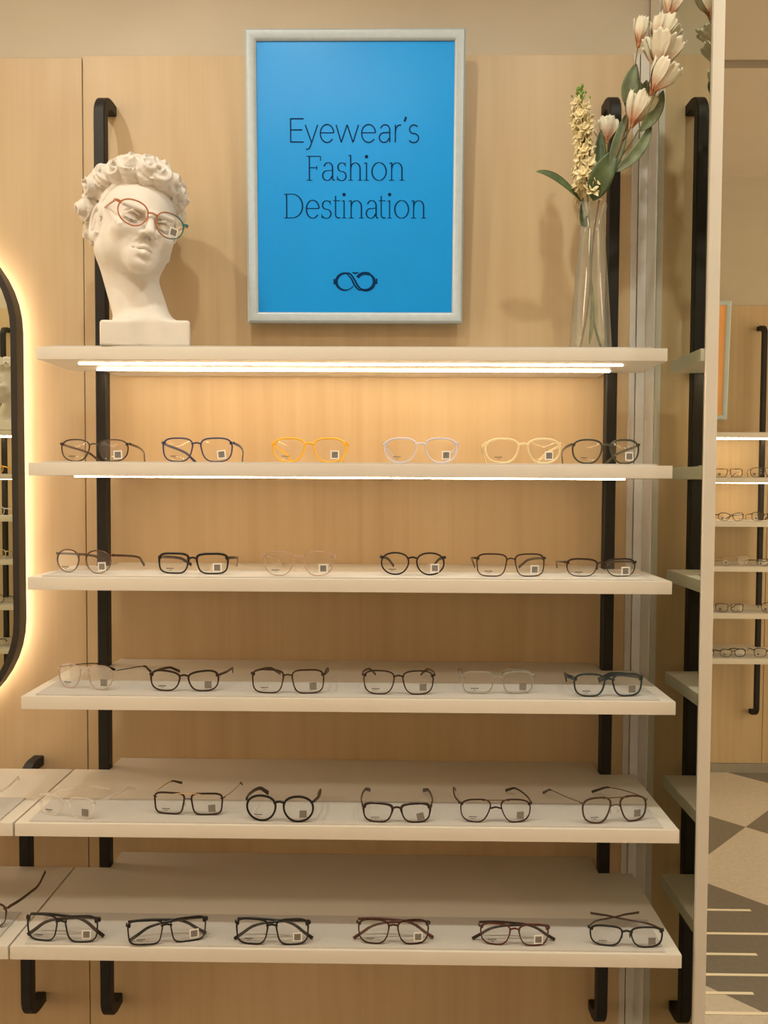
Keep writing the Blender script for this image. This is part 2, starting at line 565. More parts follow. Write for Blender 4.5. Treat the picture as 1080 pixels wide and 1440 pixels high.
# thin pale strips on the floor, standing in for streaks seen in the wall mirror
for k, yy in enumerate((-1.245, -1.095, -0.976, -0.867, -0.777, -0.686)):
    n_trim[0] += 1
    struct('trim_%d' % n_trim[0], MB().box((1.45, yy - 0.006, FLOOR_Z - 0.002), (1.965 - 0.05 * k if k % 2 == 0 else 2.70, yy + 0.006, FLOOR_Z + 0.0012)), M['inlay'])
# side return panel with mirror face and white front edge
sp_ = empty('side_panel', (MX, -0.17, FLOOR_Z))
tag(sp_, 'tall narrow return panel with mirrored side face and pale front edge, right of the shelves', 'partition panel')
obj('panel_core', MB().box((0.004, -0.172, 0), (0.0195, 0.169, CEIL_Z - FLOOR_Z - 0.002)), M['post'], sp_)
obj('edge_trim', MB().box((0.0, -0.181, 0), (0.0205, -0.172, CEIL_Z - FLOOR_Z - 0.002), bev=0.0015), M['post'], sp_)
obj('edge_strip', MB().box((-0.0012, 0.105, 0), (-0.0002, 0.1635, CEIL_Z - FLOOR_Z - 0.002)), M['trim'], sp_)
mg = obj('mirror_glass', MB().box((0.0, -0.171, 0), (0.0038, 0.165, CEIL_Z - FLOOR_Z - 0.002)), M['mirror_side'], sp_)
mg['label'] = 'mirror glass reflecting the shelf ends and the flowers'
# mirror that fills the wall beyond the panel
wm = empty('wall_mirror', (2.5, -0.1, FLOOR_Z))
tag(wm, 'floor to ceiling wall mirror at the right edge reflecting the opposite display wall', 'mirror')
obj('mirror_glass', MB().box((-1.238, 0, 0), (1.9, 0.005, CEIL_Z - FLOOR_Z - 0.002)), M['mirror_wall'], wm)
obj('backing_board', MB().box((-1.238, 0.006, 0), (1.9, 0.02, CEIL_Z - FLOOR_Z - 0.002)), M['base'], wm)

# ceiling spotlights and added fill panels
def spotlight(i, x, y, ax):
    r = empty('ceiling_spotlight', (x, y, CEIL_Z))
    tag(r, ['recessed ceiling spotlight above the round black mirror', 'recessed ceiling spotlight above the poster',
            'recessed ceiling spotlight above the glass vase', 'recessed ceiling spotlight in front of the wall mirror'][i], 'spotlight')
    obj('trim_ring', MB().lathe([(0.050, 0.0), (0.050, -0.004), (0.040, -0.006), (0.036, 0.0), (0.036, -0.001)], 32), M['post'], r)
    obj('glowing_lens', MB().lathe([(0.0001, -0.002), (0.035, -0.002)], 32), M['lampglow'], r)
    L = bpy.data.lights.new('spot_beam', 'SPOT')
    L.energy = SPOT_W
    L.color = SPOT_COL
    L.spot_size = math.radians(78)
    L.spot_blend = 0.7
    L.shadow_soft_size = 0.030
    lo = bpy.data.objects.new('spot_beam', L)
    COL.objects.link(lo)
    lo.parent = r
    lo.location = (0, 0, -0.02)
    d = Vector((ax - x, -0.12 - y, 1.75 - CEIL_Z))
    lo.rotation_euler = d.to_track_quat('-Z', 'Y').to_euler()
for i, (x, y, ax) in enumerate(SPOTS):
    spotlight(i, x, y, ax)
for k, x in enumerate((-1.6, 0.2)):  # unseen glowing panels, added to brighten the room
    r = empty('ceiling_panel_light', (x, -2.05, CEIL_Z))
    tag(r, ['long ceiling light panel nearer the round mirror side', 'long ceiling light panel nearer the middle of the shop'][k], 'ceiling light')
    obj('housing', MB().box((-0.62, -0.17, -0.012), (0.62, 0.17, 0.0), bev=0.002), M['post'], r)
    obj('diffuser', MB().box((-0.60, -0.15, -0.016), (0.60, 0.15, -0.0125)), M['panel'], r)

# ------------------------------------------------------------------ display rails and shelves
SH_Z = [1.8576, 1.6352, 1.4210, 1.2045, 0.9805, 0.7660]
SH_D = [0.2402, 0.2789, 0.2878, 0.3182, 0.3481, 0.3713]
TH = 0.024
BAR_F = 0.075
ORD = ['top', 'second', 'third', 'fourth', 'fifth', 'lowest']

def rail(x, z0, z1, T, label, group=None):
    """black square bar standing off the wall with rounded returns; x = bar centre"""
    w, R = 0.0235, 0.036
    yc = -BAR_F + w / 2
    pts = [(0, -0.0005, z1 - w / 2)]
    def arc(cy, cz, a0, a1):
        return [(0, cy + R * math.cos(a0 + (a1 - a0) * k / 8), cz + R * math.sin(a0 + (a1 - a0) * k / 8)) for k in range(9)]
    pts += arc(yc + R, z1 - w / 2 - R, PI / 2, PI)
    pts += arc(yc + R, z0 + w / 2 + R, PI, 3 * PI / 2)
    pts += [(0, -0.0005, z0 + w / 2)]
    h = w / 2
    c = 0.002
    prof = [(-h + c, -h), (h - c, -h), (h, -h + c), (h, h - c), (h - c, h), (-h + c, h), (-h, h - c), (-h, -h + c)]
    mb = MB().sweep(pts, prof, (1, 0, 0))
    o = obj('shelf_rail', mb, M['black'], loc=T @ Vector((x, 0, 0)), rot=T.to_euler())
    tag(o, label, 'rail', group)
    return o

def shelf(i, T, x0, x1, label, led=(), barxs=(), group=None):
    """lacquered board with a grey liner on top and light strips let into the underside; origin at its back centre"""
    z, d = SH_Z[i], SH_D[i]
    cx = (x0 + x1) / 2
    r = empty('display_shelf', T @ Vector((cx, 0, z)), T.to_euler())
    tag(r, label, 'shelf', group)
    w = x1 - x0
    poly = [(-w / 2, -d), (w / 2, -d), (w / 2, -BAR_F)]
    if barxs:
        b0, b1 = barxs[0] - cx + 0.0125, barxs[1] - cx - 0.0125
        poly += [(b1, -BAR_F), (b1, -0.001), (b0, -0.001), (b0, -BAR_F)]
    poly += [(-w / 2, -BAR_F)]
    mb = MB().prism(poly, -TH, 0.0, bev=0.0012)
    obj('shelf_board', mb, M['shelf'], r)
    ml, mr, f, b = 0.024, 0.027, 0.006, d - 0.110
    mm = MB().box((-w / 2 + ml, -d + f, 0.0), (w / 2 - mr, -b, 0.003), bev=0.0005)
    o = obj('shelf_liner', mm, M['mat'], r)
    for (yc, a, bb) in led:
        hs = MB().box((a - cx, yc - 0.0026, -TH - 0.0024), (bb - cx, yc + 0.0026, -TH + 0.001))
        obj('light_strip', hs, M['led'], r)
    return r

T0 = Matrix.Identity(4)
BX = (0.0620, 1.1405)
rail(BX[0], 0.416, 2.420, T0, 'tall black wall rail behind the white bust, carrying the shelves on their left side')
rail(BX[1], 0.416, 2.420, T0, 'tall black wall rail behind the glass vase, carrying the shelves on their right side')
LEDS = {0: [(-0.190, 0.062, 1.130), (-0.104, 0.066, 1.128)], 1: [(-0.215, 0.062, 1.130)]}
LBL = ['top white shelf holding the white bust and the glass vase, lit by two strips beneath',
       'second white shelf from the top with the yellow eyeglasses and one light strip beneath',
       'third white shelf from the top, seen almost edge on, with six eyeglasses',
       'fourth white shelf from the top with six eyeglasses on its grey liner',
       'fifth white shelf from the top, second from the bottom, beside the neighbouring shelf',
       'lowest white shelf of the main display with six mostly folded eyeglasses']
for i in range(6):
    shelf(i, T0, 0.0, 1.2, LBL[i], LEDS.get(i, ()), BX)
# neighbouring low unit on the left
rail(-0.1125, 0.416, 0.984, T0, 'short black wall rail of the neighbouring low unit at the left edge')
shelf(4, T0, -1.204, -0.004, 'white shelf running out of the frame at left, upper of the two neighbouring shelves', (), ())
shelf(5, T0, -1.204, -0.004, 'white shelf running out of the frame at left, lower of the two neighbouring shelves', (), ())

# opposite wall, seen in the mirrors: two more units turned to face this one
def opp(x_right):       # unit whose local x=0 stands at world x_right
    return Matrix.Translation((x_right, OPP_Y, 0)) @ Matrix.Rotation(PI, 4, 'Z')
TB = opp(2.630)
TA = opp(-0.25)
OLED = {0: [(-0.215, 0.03, 1.17), (-0.104, 0.03, 1.17)], 1: [(-0.262, 0.03, 1.17), (-0.15, 0.03, 1.17)]}
for T, nm in ((TB, 'opposite wall, reflected in the wall mirror'), (TA, 'opposite wall, reflected in the round mirror')):
    for bi, side in ((0, 'one'), (1, 'other')):
        q = 'outer' if (bi == 0) == (T is TB) else 'inner'
        rail(BX[bi], 0.40, 2.420, T, '%s black shelf rail on the %s' % (q, nm))
    for i in range(6):
        shelf(i, T, 0.0, 1.2, '%s white shelf on the %s' % (ORD[i], nm), OLED.get(i, ()), BX)

# ------------------------------------------------------------------ posters
def polyline_ribbon(mb, pts, hw, y0, y1, hws=None, closed=False):
    """stroke in the xz plane with half widths, extruded from y0 to y1"""
    P = [Vector((p[0], p[1])) for p in pts]
    n = len(P)
    L, Rr = [], []
    for i in range(n):
        if closed:
            t = P[(i + 1) % n] - P[(i - 1) % n]
        else:
            t = P[min(i + 1, n - 1)] - P[max(i - 1, 0)]
        if t.length < 1e-9:
            t = Vector((1, 0))
        t.normalize()
        nn = Vector((-t.y, t.x))
        h = hw if hws is None else hws[i]
        L.append(P[i] + nn * h)
        Rr.append(P[i] - nn * h)
    V = [(p.x, y0, p.y) for p in L] + [(p.x, y0, p.y) for p in Rr] + [(p.x, y1, p.y) for p in L] + [(p.x, y1, p.y) for p in Rr]
    F = []
    m = n if closed else n - 1
    for i in range(m):
        j = (i + 1) % n
        F.append((i, j, n + j, n + i))
        F.append((2 * n + i, 3 * n + i, 3 * n + j, 2 * n + j))
        F.append((i, 2 * n + i, 2 * n + j, j))
        F.append((n + i, n + j, 3 * n + j, 3 * n + i))
    mb.add(V, F)

def arcp(cx, cy, rx, ry, a0, a1, n=20):
    return [(cx + rx * math.cos(math.radians(a0 + (a1 - a0) * k / n)), cy + ry * math.sin(math.radians(a0 + (a1 - a0) * k / n))) for k in range(n + 1)]

# glyph strokes in units of cap height 100, x-height 73; each = list of (points, half width factor list or None)
TN, TK = 0.62, 1.0      # thin and thick factors
def G(ch, serif):
    """returns strokes of glyph scaled to its own width (set later)"""
    S = []
    xh = 73
    def ln(*p, k=1.0): S.append((list(p), k))
    def sf(x, y, w=9): 
        if serif: S.append(([(x - w, y), (x + w, y)], 0.62))
    if ch == 'E':
        ln((4, 0), (4, 100)); ln((4, 98), (60, 98)); ln((4, 52), (54, 52)); ln((4, 2), (60, 2)); return S, 62
    if ch == 'y':
        ln((2, xh), (29, 0)); ln((56, xh), (27, -8), (20, -24), (12, -29), (4, -27)); return S, 58
    if ch == 'w':
        ln((2, xh), (24, 0)); ln((24, 0), (49, xh)); ln((49, xh), (74, 0)); ln((74, 0), (97, xh)); return S, 99
    if ch == 'r':
        ln((4, 0), (4, xh)); ln(*([(4, 40)] + arcp(26, 46, 21, 26, 165, 80, 10))); return S, 34
    if ch == "'":
        ln((9, 106), (9, 98), (3, 86), k=1.7); return S, 14
    if ch == 'e':
        ln((4, 40), (60, 40), k=0.8)
        ln(*([(60, 40)] + arcp(32, 37, 28.5, 37, 8, 322, 34))); return S, 64
    if ch == 'a':
        ln(*(arcp(29, 52, 20, 21, 165, 0, 12) + [(49, 0 if not serif else 8)]))
        if serif: ln(*arcp(56, 9, 7, 8, 180, 300, 6))
        ln(*([(49, 42), (30, 40)] + arcp(24, 20, 20.5, 20, 95, 340, 22) + [(49, 20)])); return S, 54 if not serif else 60
    if ch == 's':
        up = arcp(22, 54, 17, 18, 35, 250, 14)
        lo = arcp(21, 18, 19, 19, 80, -150, 16)
        ln(*(up + lo))
        if serif:
            S.append(([(37, 73), (37, 56)], 0.6)); S.append(([(2, 0), (2, 18)], 0.6))
        return S, 44
    if ch == 'F':
        ln((14, 0), (14, 100), k=1.1); ln((2, 98.5), (62, 98.5), k=0.75); ln((14, 52), (46, 52), k=0.75)
        ln((62, 99), (62, 80), k=0.7); ln((46, 60), (46, 43), k=0.7); sf(14, 1, 13); return S, 66
    if ch == 'h':
        ln((12, 0), (12, 104), k=1.05); ln(*([(12, 48)] + arcp(31, 48, 19, 24, 150, 0, 12) + [(50, 0)]))
        sf(12, 1); sf(50, 1); ln((3, 100), (12, 104), k=0.7); return S, 60
    if ch == 'n':
        ln((12, 0), (12, xh), k=1.05); ln(*([(12, 48)] + arcp(31, 48, 19, 24, 150, 0, 12) + [(50, 0)]))
        sf(12, 1); sf(50, 1); ln((3, 69), (12, xh), k=0.7); return S, 60
    if ch == 'i':
        ln((12, 0), (12, xh), k=1.05); sf(12, 1); ln((3, 69), (12, xh), k=0.7)
        S.append((arcp(12, 97, 2.6, 2.6, 0, 360, 14), 1.9)); return S, 24
    if ch == 'o':
        S.append((arcp(33, 36.5, 29.5, 36.5, 0, 360, 40)[:-1], 'c')); return S, 66
    if ch == 't':
        ln(*([(12, 92), (12, 16)] + arcp(25, 15, 13, 14, 180, 300, 8)), k=1.05); ln((1, xh - 1), (31, xh - 1), k=0.7); return S, 34
    if ch == 'D':
        ln((12, 0), (12, 100), k=1.1); ln((1, 1.2), (36, 1.2), k=0.75); ln((1, 98.8), (36, 98.8), k=0.75)
        ln(*arcp(35, 50, 45, 49, 90, -90, 28), k=1.0); return S, 84
    return S, 30

PX = 0.0004936           # metres per poster drawing unit
def text_line(mb, items, base_y, cap, serif, y0, y1, hw):
    for ch, xa, xb in items:
        S, w = G(ch, serif)
        sx = (xb - xa) / w
        sy = cap / 100.0
        for pts, k in S:
            cl = (k == 'c')
            kk = 1.0 if cl else k
            P = [((xa + p[0] * sx - 521) * PX, (base_y + p[1] * sy) * PX) for p in pts]
            hws = None
            if serif and (cl or (len(pts) > 12 and kk == 1.0)):
                # contrast: thick where the stroke runs vertically
                hws = []
                n = len(P)
                for i in range(n):
                    a, b = P[(i - 1) % n] if (cl or i > 0) else P[0], P[(i + 1) % n] if (cl or i < n - 1) else P[-1]
                    dx, dz = b[0] - a[0], b[1] - a[1]
                    L = math.hypot(dx, dz) or 1
                    hws.append(hw * (0.60 + 0.62 * abs(dz) / L))
            polyline_ribbon(mb, P, hw * kk, y0, y1, hws, closed=cl)

def poster(T, mprint, mframe, label, text):
    r = empty('framed_poster')
    r.matrix_world = T
    tag(r, label, 'poster')
    W, H, fw, dp = 0.461, 0.603, 0.0225, 0.020
    hw, hh = W / 2, H / 2
    mb = MB()
    # four mitred rails with a shallow chamfer
    prof = [(0, 0), (0, -dp + 0.003), (0.004, -dp), (fw - 0.005, -dp + 0.002), (fw, -dp + 0.007), (fw, 0)]   # (inward, y)
    cs = [(-hw, -hh, 1, 1), (hw, -hh, -1, 1), (hw, hh, -1, -1), (-hw, hh, 1, -1)]
    V = []
    for (x, z, sx, sz) in cs:
        for (u, y) in prof:
            V.append((x + sx * u, y, z + sz * u))
    k = len(prof)
    F = []
    for c in range(4):
        d = (c + 1) % 4
        for q in range(k):
            q2 = (q + 1) % k
            F.append((c * k + q, d * k + q, d * k + q2, c * k + q2))
    mb.add(V, F)
    obj('frame', mb, mframe, r)
    obj('printed_sheet', MB().box((-hw + fw - 0.004, -0.0105, -hh + fw - 0.004), (hw - fw + 0.004, -0.0085, hh - fw + 0.004)), mprint, r)
    obj('back_board', MB().box((-hw + 0.004, -0.0075, -hh + 0.004), (hw - 0.004, -0.001, hh - 0.004)), M['base'], r)
    if not text:
        return r
    y0, y1 = -0.0109, -0.0104
    mid = 688.0          # drawing row of the poster's middle
    def yy(row): return mid - row
    hwd = 2.55 * PX
    mb = MB()
    mb = MB()
    text_line(mb, [('E', 240, 302), ('y', 305, 362), ('e', 368, 433), ('w', 437, 537), ('e', 545, 612), ('a', 621, 674), ('r', 689, 722), ("'", 728, 742), ('s', 748, 797)],
              yy(537), 100, False, y0, y1, hwd * 1.05)
    obj('lettering', mb, M['navy'], r, smooth=False)['label'] = "thin dark letters reading Eyewear's"
    mb = MB()
    text_line(mb, [('F', 310, 376), ('a', 378, 434), ('s', 442, 486), ('h', 489, 553), ('i', 556, 584), ('o', 590, 658), ('n', 664, 734)],
              yy(695), 102, True, y0, y1, hwd)
    obj('lettering', mb, M['navy'], r, smooth=False)['label'] = "thin dark letters reading Fashion"
    mb = MB()
    text_line(mb, [('D', 213, 298), ('e', 307, 369), ('s', 375, 421), ('t', 425, 458), ('i', 460, 487), ('n', 490, 560), ('a', 566, 622), ('t', 622, 655), ('i', 657, 683), ('o', 689, 755), ('n', 760, 828)],
              yy(853), 102, True, y0, y1, hwd)
    obj('lettering', mb, M['navy'], r, smooth=False)['label'] = "thin dark letters reading Destination"
    # emblem: two linked rings forming a pair of glasses
    mb = MB()
    cy = yy(1122) * PX
    def P(x, y): return ((x - 521) * PX, cy + y * PX)
    RX, RY = 39, 36
    lc, rc = 479, 566
    # left ring, open where the crossing band runs; right ring likewise
    def band(pts, w): polyline_ribbon(mb, [P(*p) for p in pts], 1.0, y0, y1, [q * PX for q in w])
    n = 40
    pts = arcp(lc, 0, RX, RY, 62, 330, n)
    band(pts, [2.2 + 4.2 * math.sin(PI * min(1, k / n * 1.15 + 0.02)) for k in range(n + 1)])
    pts = arcp(rc, 0, RX, RY, 150, -118, n)
    band(pts, [7.5 - 3.0 * k / n * 1.0 if k < 14 else 4.2 + 3.0 * math.sin(PI * (k - 14) / (n - 14)) for k in range(n + 1)])
    cross = catmull([(lc - 6, 38, 0), (lc + 20, 34, 0), (lc + 38, 12, 0), (lc + 54, -16, 0), (lc + 72, -33, 0), (lc + 98, -38, 0)], 8)
    band([(p.x, p.y) for p in cross], [2.4 + 1.6 * math.sin(PI * i / (len(cross) - 1)) for i in range(len(cross))])
    cross2 = catmull([(lc + 8, 30, 0), (lc + 24, 16, 0), (lc + 40, -14, 0), (lc + 56, -32, 0), (lc + 68, -38, 0)], 8)
    band([(p.x, p.y) for p in cross2], [2.0 + 1.8 * math.sin(PI * i / (len(cross2) - 1)) for i in range(len(cross2))])
    band([(508, 40), (522, 36), (537, 40)], [1.5, 4.5, 1.5])
    band([(431, 12), (431, -12)], [3.6, 3.6])
    band([(615, 14), (615, -10)], [3.6, 3.6])
    em = obj('emblem', mb, M['navy'], r, smooth=False)
    em['label'] = 'small dark emblem of linked rings like a pair of spectacles'
    return r

tilt = math.atan2(0.030, 0.603)
Tp = Matrix.Translation((0.598, -0.0225 - 0.0135, 2.2465)) @ Matrix.Rotation(tilt, 4, 'X')
poster(Tp, M['blue'], M['silver'], 'blue framed poster with dark lettering leaning from the wall above the top shelf', True)
Tq = Matrix.Translation((2.165, OPP_Y + 0.036, 2.2385)) @ Matrix.Rotation(PI, 4, 'Z') @ Matrix.Rotation(tilt, 4, 'X')
poster(Tq, M['orange'], M['paleblue'], 'orange poster in a pale blue frame on the opposite wall, seen in the wall mirror', False)

# ------------------------------------------------------------------ round black mirror with light behind it
def stadium(cx, hw, z0, z1, n=24):
    R = hw
    top = [(cx + R * math.cos(PI * k / n), z1 - R + R * math.sin(PI * k / n)) for k in range(n + 1)]
    bot = [(cx + R * math.cos(PI + PI * k / n), z0 + R + R * math.sin(PI + PI * k / n)) for k in range(n + 1)]
    return top + bot
def ring_mesh(out, inn, y0, y1):
    n = len(out)
    V = [(x, y0, z) for x, z in out] + [(x, y0, z) for x, z in inn] + [(x, y1, z) for x, z in out] + [(x, y1, z) for x, z in inn]
    F = []
    for i in range(n):
        j = (i + 1) % n
        F += [(i, n + i, n + j, j), (2 * n + i, 2 * n + j, 3 * n + j, 3 * n + i), (i, j, 2 * n + j, 2 * n + i), (n + i, 3 * n + i, 3 * n + j, n + j)]
    return MB().add(V, F)
MC, MW, MZ0, MZ1 = -0.350, 0.2275, 1.072, 2.150
rm = empty('round_mirror', (MC, 0, (MZ0 + MZ1) / 2))
tag(rm, 'black framed wall mirror with rounded ends, lit from behind, at the left edge', 'mirror')
dz = (MZ0 + MZ1) / 2
def st(inset): return [(x, z - dz) for x, z in stadium(0.0, MW - inset, MZ0 + inset, MZ1 - inset)]
obj('frame', ring_mesh(st(0.0), st(0.0135), -0.062, -0.030), M['frame_black'], rm)
out = st(0.014)
obj('mirror_glass', MB().add([(x, -0.052, z) for x, z in out] + [(x, -0.048, z) for x, z in out],
    [tuple(range(len(out))), tuple(range(2 * len(out) - 1, len(out) - 1, -1))]), M['mirror_oval'], rm, smooth=False)
obj('back_plate', MB().add([(x, -0.032, z) for x, z in st(0.034)] + [(x, 0.0005, z) for x, z in st(0.034)],
    [tuple(range(len(out))), tuple(range(2 * len(out) - 1, len(out) - 1, -1))] + [(i, len(out) + i, len(out) + (i + 1) % len(out), (i + 1) % len(out)) for i in range(len(out))]), M['base'], rm, smooth=False)
obj('light_strip', ring_mesh(st(0.0245), st(0.032), -0.0300, -0.0120), M['halo'], rm)

# ------------------------------------------------------------------ eyeglasses
def lens_outline(shape, a, b, n=52):
    """closed outline of the lens on the +x side around its own centre (temple side = +x)"""
    pr_ = {'round': (2.15, 0.06, 0.16, 0.0, 0.0), 'panto': (2.5, 0.10, 0.26, 0.02, 0.0), 'square': (3.5, 0.05, 0.22, 0.02, 0.0),
           'rect': (4.4, 0.05, 0.16, 0.0, 0.0), 'cat': (2.7, 0.08, 0.22, 0.16, 0.0), 'aviator': (2.8, 0.08, 0.42, -0.06, 0.0),
           'soft': (2.9, 0.08, 0.22, 0.02, 0.0), 'slim': (3.0, 0.08, 0.24, 0.06, 0.0)}[shape]
    ex, tp, cut, lift, _ = pr_
    out = []
    for k in range(n):
        t = 2 * PI * k / n
        c, s = math.cos(t), math.sin(t)
        x = a * math.copysign(abs(c) ** (2 / ex), c)
        z = b * math.copysign(abs(s) ** (2 / ex), s)
        x *= 1 + tp * z / b
        if x < 0:
            x *= 1 - cut * (b - z) / (2 * b)
        if z > 0:
            z += lift * b * (x / a) * (z / b)
        out.append((x, z))
    return out

KW = 1.1      # wrap of the front
def wrap_y(x): return KW * x * x

def make_glasses(g, loc, yaw, label, group=None, name='eyeglasses', roll=0.0):
    w, b, t, dp = g['w'], g['b'], g['t'], g.get('dp', 0.0032)
    t = t * 1.28
    end = g.get('end', 0.0052 if not g.get('metal') else 0.0060)
    a = (w - 2 * end - g.get('gap', 0.0150) - 0.0) / 4
    metal = g.get('metal', False)
    r = empty(name, loc, (g.get('lean', 0.0), roll, yaw))
    tag(r, label, 'eyeglasses', group)
    cx = w / 2 - a - end
    zc = b + t
    fm = E_[g['rim']]
    tmat = E_[g.get('tm', g['rim'])]
    base = lens_outline(g['shape'], a, b)
    mb = MB()
    def rr(th, dd, c=0.3):
        h, k = th / 2, dd / 2
        return [(h, -k * c), (h, k * c), (h * .6, k), (-h * .6, k), (-h, k * c), (-h, -k * c), (-h * .6, -k), (h * .6, -k)]
    top = g.get('top', 1.15)
    for s in (-1, 1):
        P = []
        SCS = []
        for (x, z) in base:
            q = math.hypot(x, z)
            ox, oz = x * (1 + t * 0.5 / a), z * (1 + t * 0.5 / b)
            X = s * (cx + ox)
            P.append((X, wrap_y(X), zc + oz))
            kk = 1.0 + (top - 1.0) * max(0.0, min(1.0, (z / b + 0.15) / 0.6))
            SCS.append((kk, 1.0))
        if s < 0:
            P = P[::-1]
            SCS = SCS[::-1]
        mb.sweep(P, rr(t, dp), (0, 1, 0), closed=True, scales=SCS)
    gap = cx - a
    zb = zc + b * g.get('bz', 0.58)
    # bridge
    if metal:
        br = [(-gap - t * .2, 0, zb - 0.001), (-gap * .5, -0.0018, zb + 0.0022), (gap * .5, -0.0018, zb + 0.0022), (gap + t * .2, 0, zb - 0.001)]
        mb.tube([(p[0], p[1] + wrap_y(p[0]), p[2]) for p in catmull(br, 5)], 0.0009, 6)
    else:
        br = [(-gap - t * 1.0, 0, zb - 0.0010), (-gap * .62, 0, zb + 0.0004), (0, 0, zb + 0.0014), (gap * .62, 0, zb + 0.0004), (gap + t * 1.0, 0, zb - 0.0010)]
        mb.sweep([(p[0], p[1] - 0.0004, p[2]) for p in catmull(br, 5)], rr(max(0.0028, t * 1.25), dp * 1.0), (0, 1, 0))
    # end pieces
    ze = zc + b * g.get('ez', 0.62)
    for s in (-1, 1):
        x0, x1 = s * (cx + a * 0.93), s * (w / 2)
        y0 = wrap_y(x0)
        if metal:
            pth = [(x0, y0, ze - 0.001), (s * (w / 2 - 0.002), y0 + 0.0004, ze), (x1, y0 + 0.005, ze)]
            mb.sweep(pth, rr(0.0022, 0.0014), (0, 1, 0))
        else:
            pth = [(x0 - s * 0.001, y0, ze - 0.0005), (s * (w / 2 - 0.0032), y0 + 0.0003, ze + 0.0006), (s * (w / 2 - 0.0010), y0 + 0.0024, ze + 0.0006), (x1 - s * 0.0006, y0 + 0.0062, ze)]
            mb.sweep(pth, rr(g.get('eh', 0.0052), 0.0028), [(0, 1, 0), (0, 1, 0), (s * .9, .3, 0), (s, 0, 0)])
    obj('front_frame', mb, fm, r)
    # brow bar of double bridge frames
    if g.get('bar'):
        zt = zc + b * g.get('barz', 0.92)
        pth = [(-cx * 0.72, wrap_y(cx * .72) - 0.001, zt), (-cx * .3, -0.0012, zt + 0.0012), (cx * .3, -0.0012, zt + 0.0012), (cx * .72, wrap_y(cx * .72) - 0.001, zt)]
        o = obj('brow_bar', MB().tube(catmull(pth, 4), 0.0010, 6), E_[g['bar']], r)
        o['label'] = 'thin metal bar across the top of the bridge'
    # lenses
    for s in (-1, 1):
        n = len(base)
        V, F = [], []
        for lay, off in ((0, -0.0006), (1, 0.0006)):
            for (x, z) in base:
                X = s * (cx + x)
                V.append((X, wrap_y(X) + off, zc + z))
            V.append((s * cx, wrap_y(cx) + off - 0.0008, zc))
        for i in range(n):
            j = (i + 1) % n
            F.append((i, j, n) if s > 0 else (j, i, n))
            F.append((n + 1 + j, n + 1 + i, 2 * n + 1) if s > 0 else (n + 1 + i, n + 1 + j, 2 * n + 1))
        lo = obj('lens', MB().add(V, F), M['lens'], r, smooth=True)
        if s < 0:
            # small printed marks low on the lens, too small to read in the photograph
            mk = MB()
            x = -cx - a * 0.52
            zz = zc - b * 0.62
            yy = wrap_y(x) - 0.0022
            widths = [.0012, .0010, .0014, .0010, .0013, .0011, .0008, .0013, .0012]
            for q, ww in enumerate(widths):
                mk.box((x, yy - 0.0001, zz), (x + ww, yy + 0.0003, zz + (0.0016 if q % 3 else 0.0019)))
                x += ww + 0.0005
            x = -cx - a * 0.36
            for q in range(5):
                mk.box((x, yy - 0.0001, zz - 0.0028), (x + 0.0008, yy + 0.0003, zz - 0.0019))
                x += 0.0013
            obj('lens_print', mk, M['ink'], lo, smooth=False)
        else:
            st_ = g.get('st', 'w')
            sx, sz = cx + a * g.get('sx', 0.38), zc - b * 0.42
            yy = wrap_y(sx + 0.006) - 0.0020
            ang = g.get('sa', 0.0)
            mt = Matrix.Translation((sx, yy, sz)) @ Matrix.Rotation(-ang, 4, 'Y') @ Matrix.Rotation(math.atan(2 * KW * sx), 4, 'Z')
            hs = 0.0082
            if st_ == 'w':
                so = obj('price_sticker', MB().box((-hs, -0.0002, -hs), (hs, 0.0003, hs), bev=0.0001, T=mt), M['sticker'], lo, smooth=False)
                obj('sticker_patch', MB().box((-hs * .66, -0.0004, -hs * .66), (hs * .66, -0.00025, hs * .66), T=mt), M['patch'], so, smooth=False) if False else None
                pt = MB().box((-hs * .70, -0.0006, -hs * .70), (hs * .70, -0.0003, hs * .70), T=mt)
                obj('print_patch', pt, M['patch'], lo, smooth=False)
            else:
                pt = MB().box((-hs * .8, -0.0003, -hs * .8), (hs * .8, 0.0002, hs * .8), T=mt)
                obj('print_patch', pt, M['patch'], lo, smooth=False)
    # nose pads
    if metal or g.get('pads'):
        for s in (-1, 1):
            px = s * (gap * 0.92)
            pm = MB().ball((px, 0.0055, zb - b * 0.62), (0.0012, 0.0030, 0.0050), 8, 6)
            pm.tube([(s * gap, 0.001, zb - b * .45), (px, 0.004, zb - b * .5), (px, 0.0055, zb - b * 0.6)], 0.0005, 5)
            obj('nose_pad', pm, E_['clear'] if not g.get('pads') else tmat, r, smooth=True)
    # temples
    L1, L2 = g.get('L1', 0.092), g.get('L2', 0.044)
    fold = g.get('fold', (0, 0))
    lift = g.get('lift', (0, 0))
    for si, s in enumerate((-1, 1)):
        hx, hy, hz = s * (w / 2 - 0.0016), wrap_y(w / 2) + 0.0052, ze
        ph = fold[si]
        off = 0.0
        bow = g.get('bow', 0.004)
        inn = g.get('inn', 0.020)
        drop = g.get('drop', hz - 0.003)
        # folded temples lie behind each other
        zdrop = g.get('zd', (hz - 0.003) * 0.32)
        loc_pts = [(0, 0, 0), (bow * .4, L1 * .33, -zdrop * .3), (-inn * .10, L1 * .7, -zdrop * .68), (-inn * .28, L1 * 0.93, -zdrop), (-inn * .50, L1 + L2 * .28, -zdrop - (drop - zdrop) * .20),
                   (-inn * .78, L1 + L2 * .66, -zdrop - (drop - zdrop) * .62), (-inn, L1 + L2, -drop)]
        c_, s_ = math.cos(ph), math.sin(ph)
        pts = []
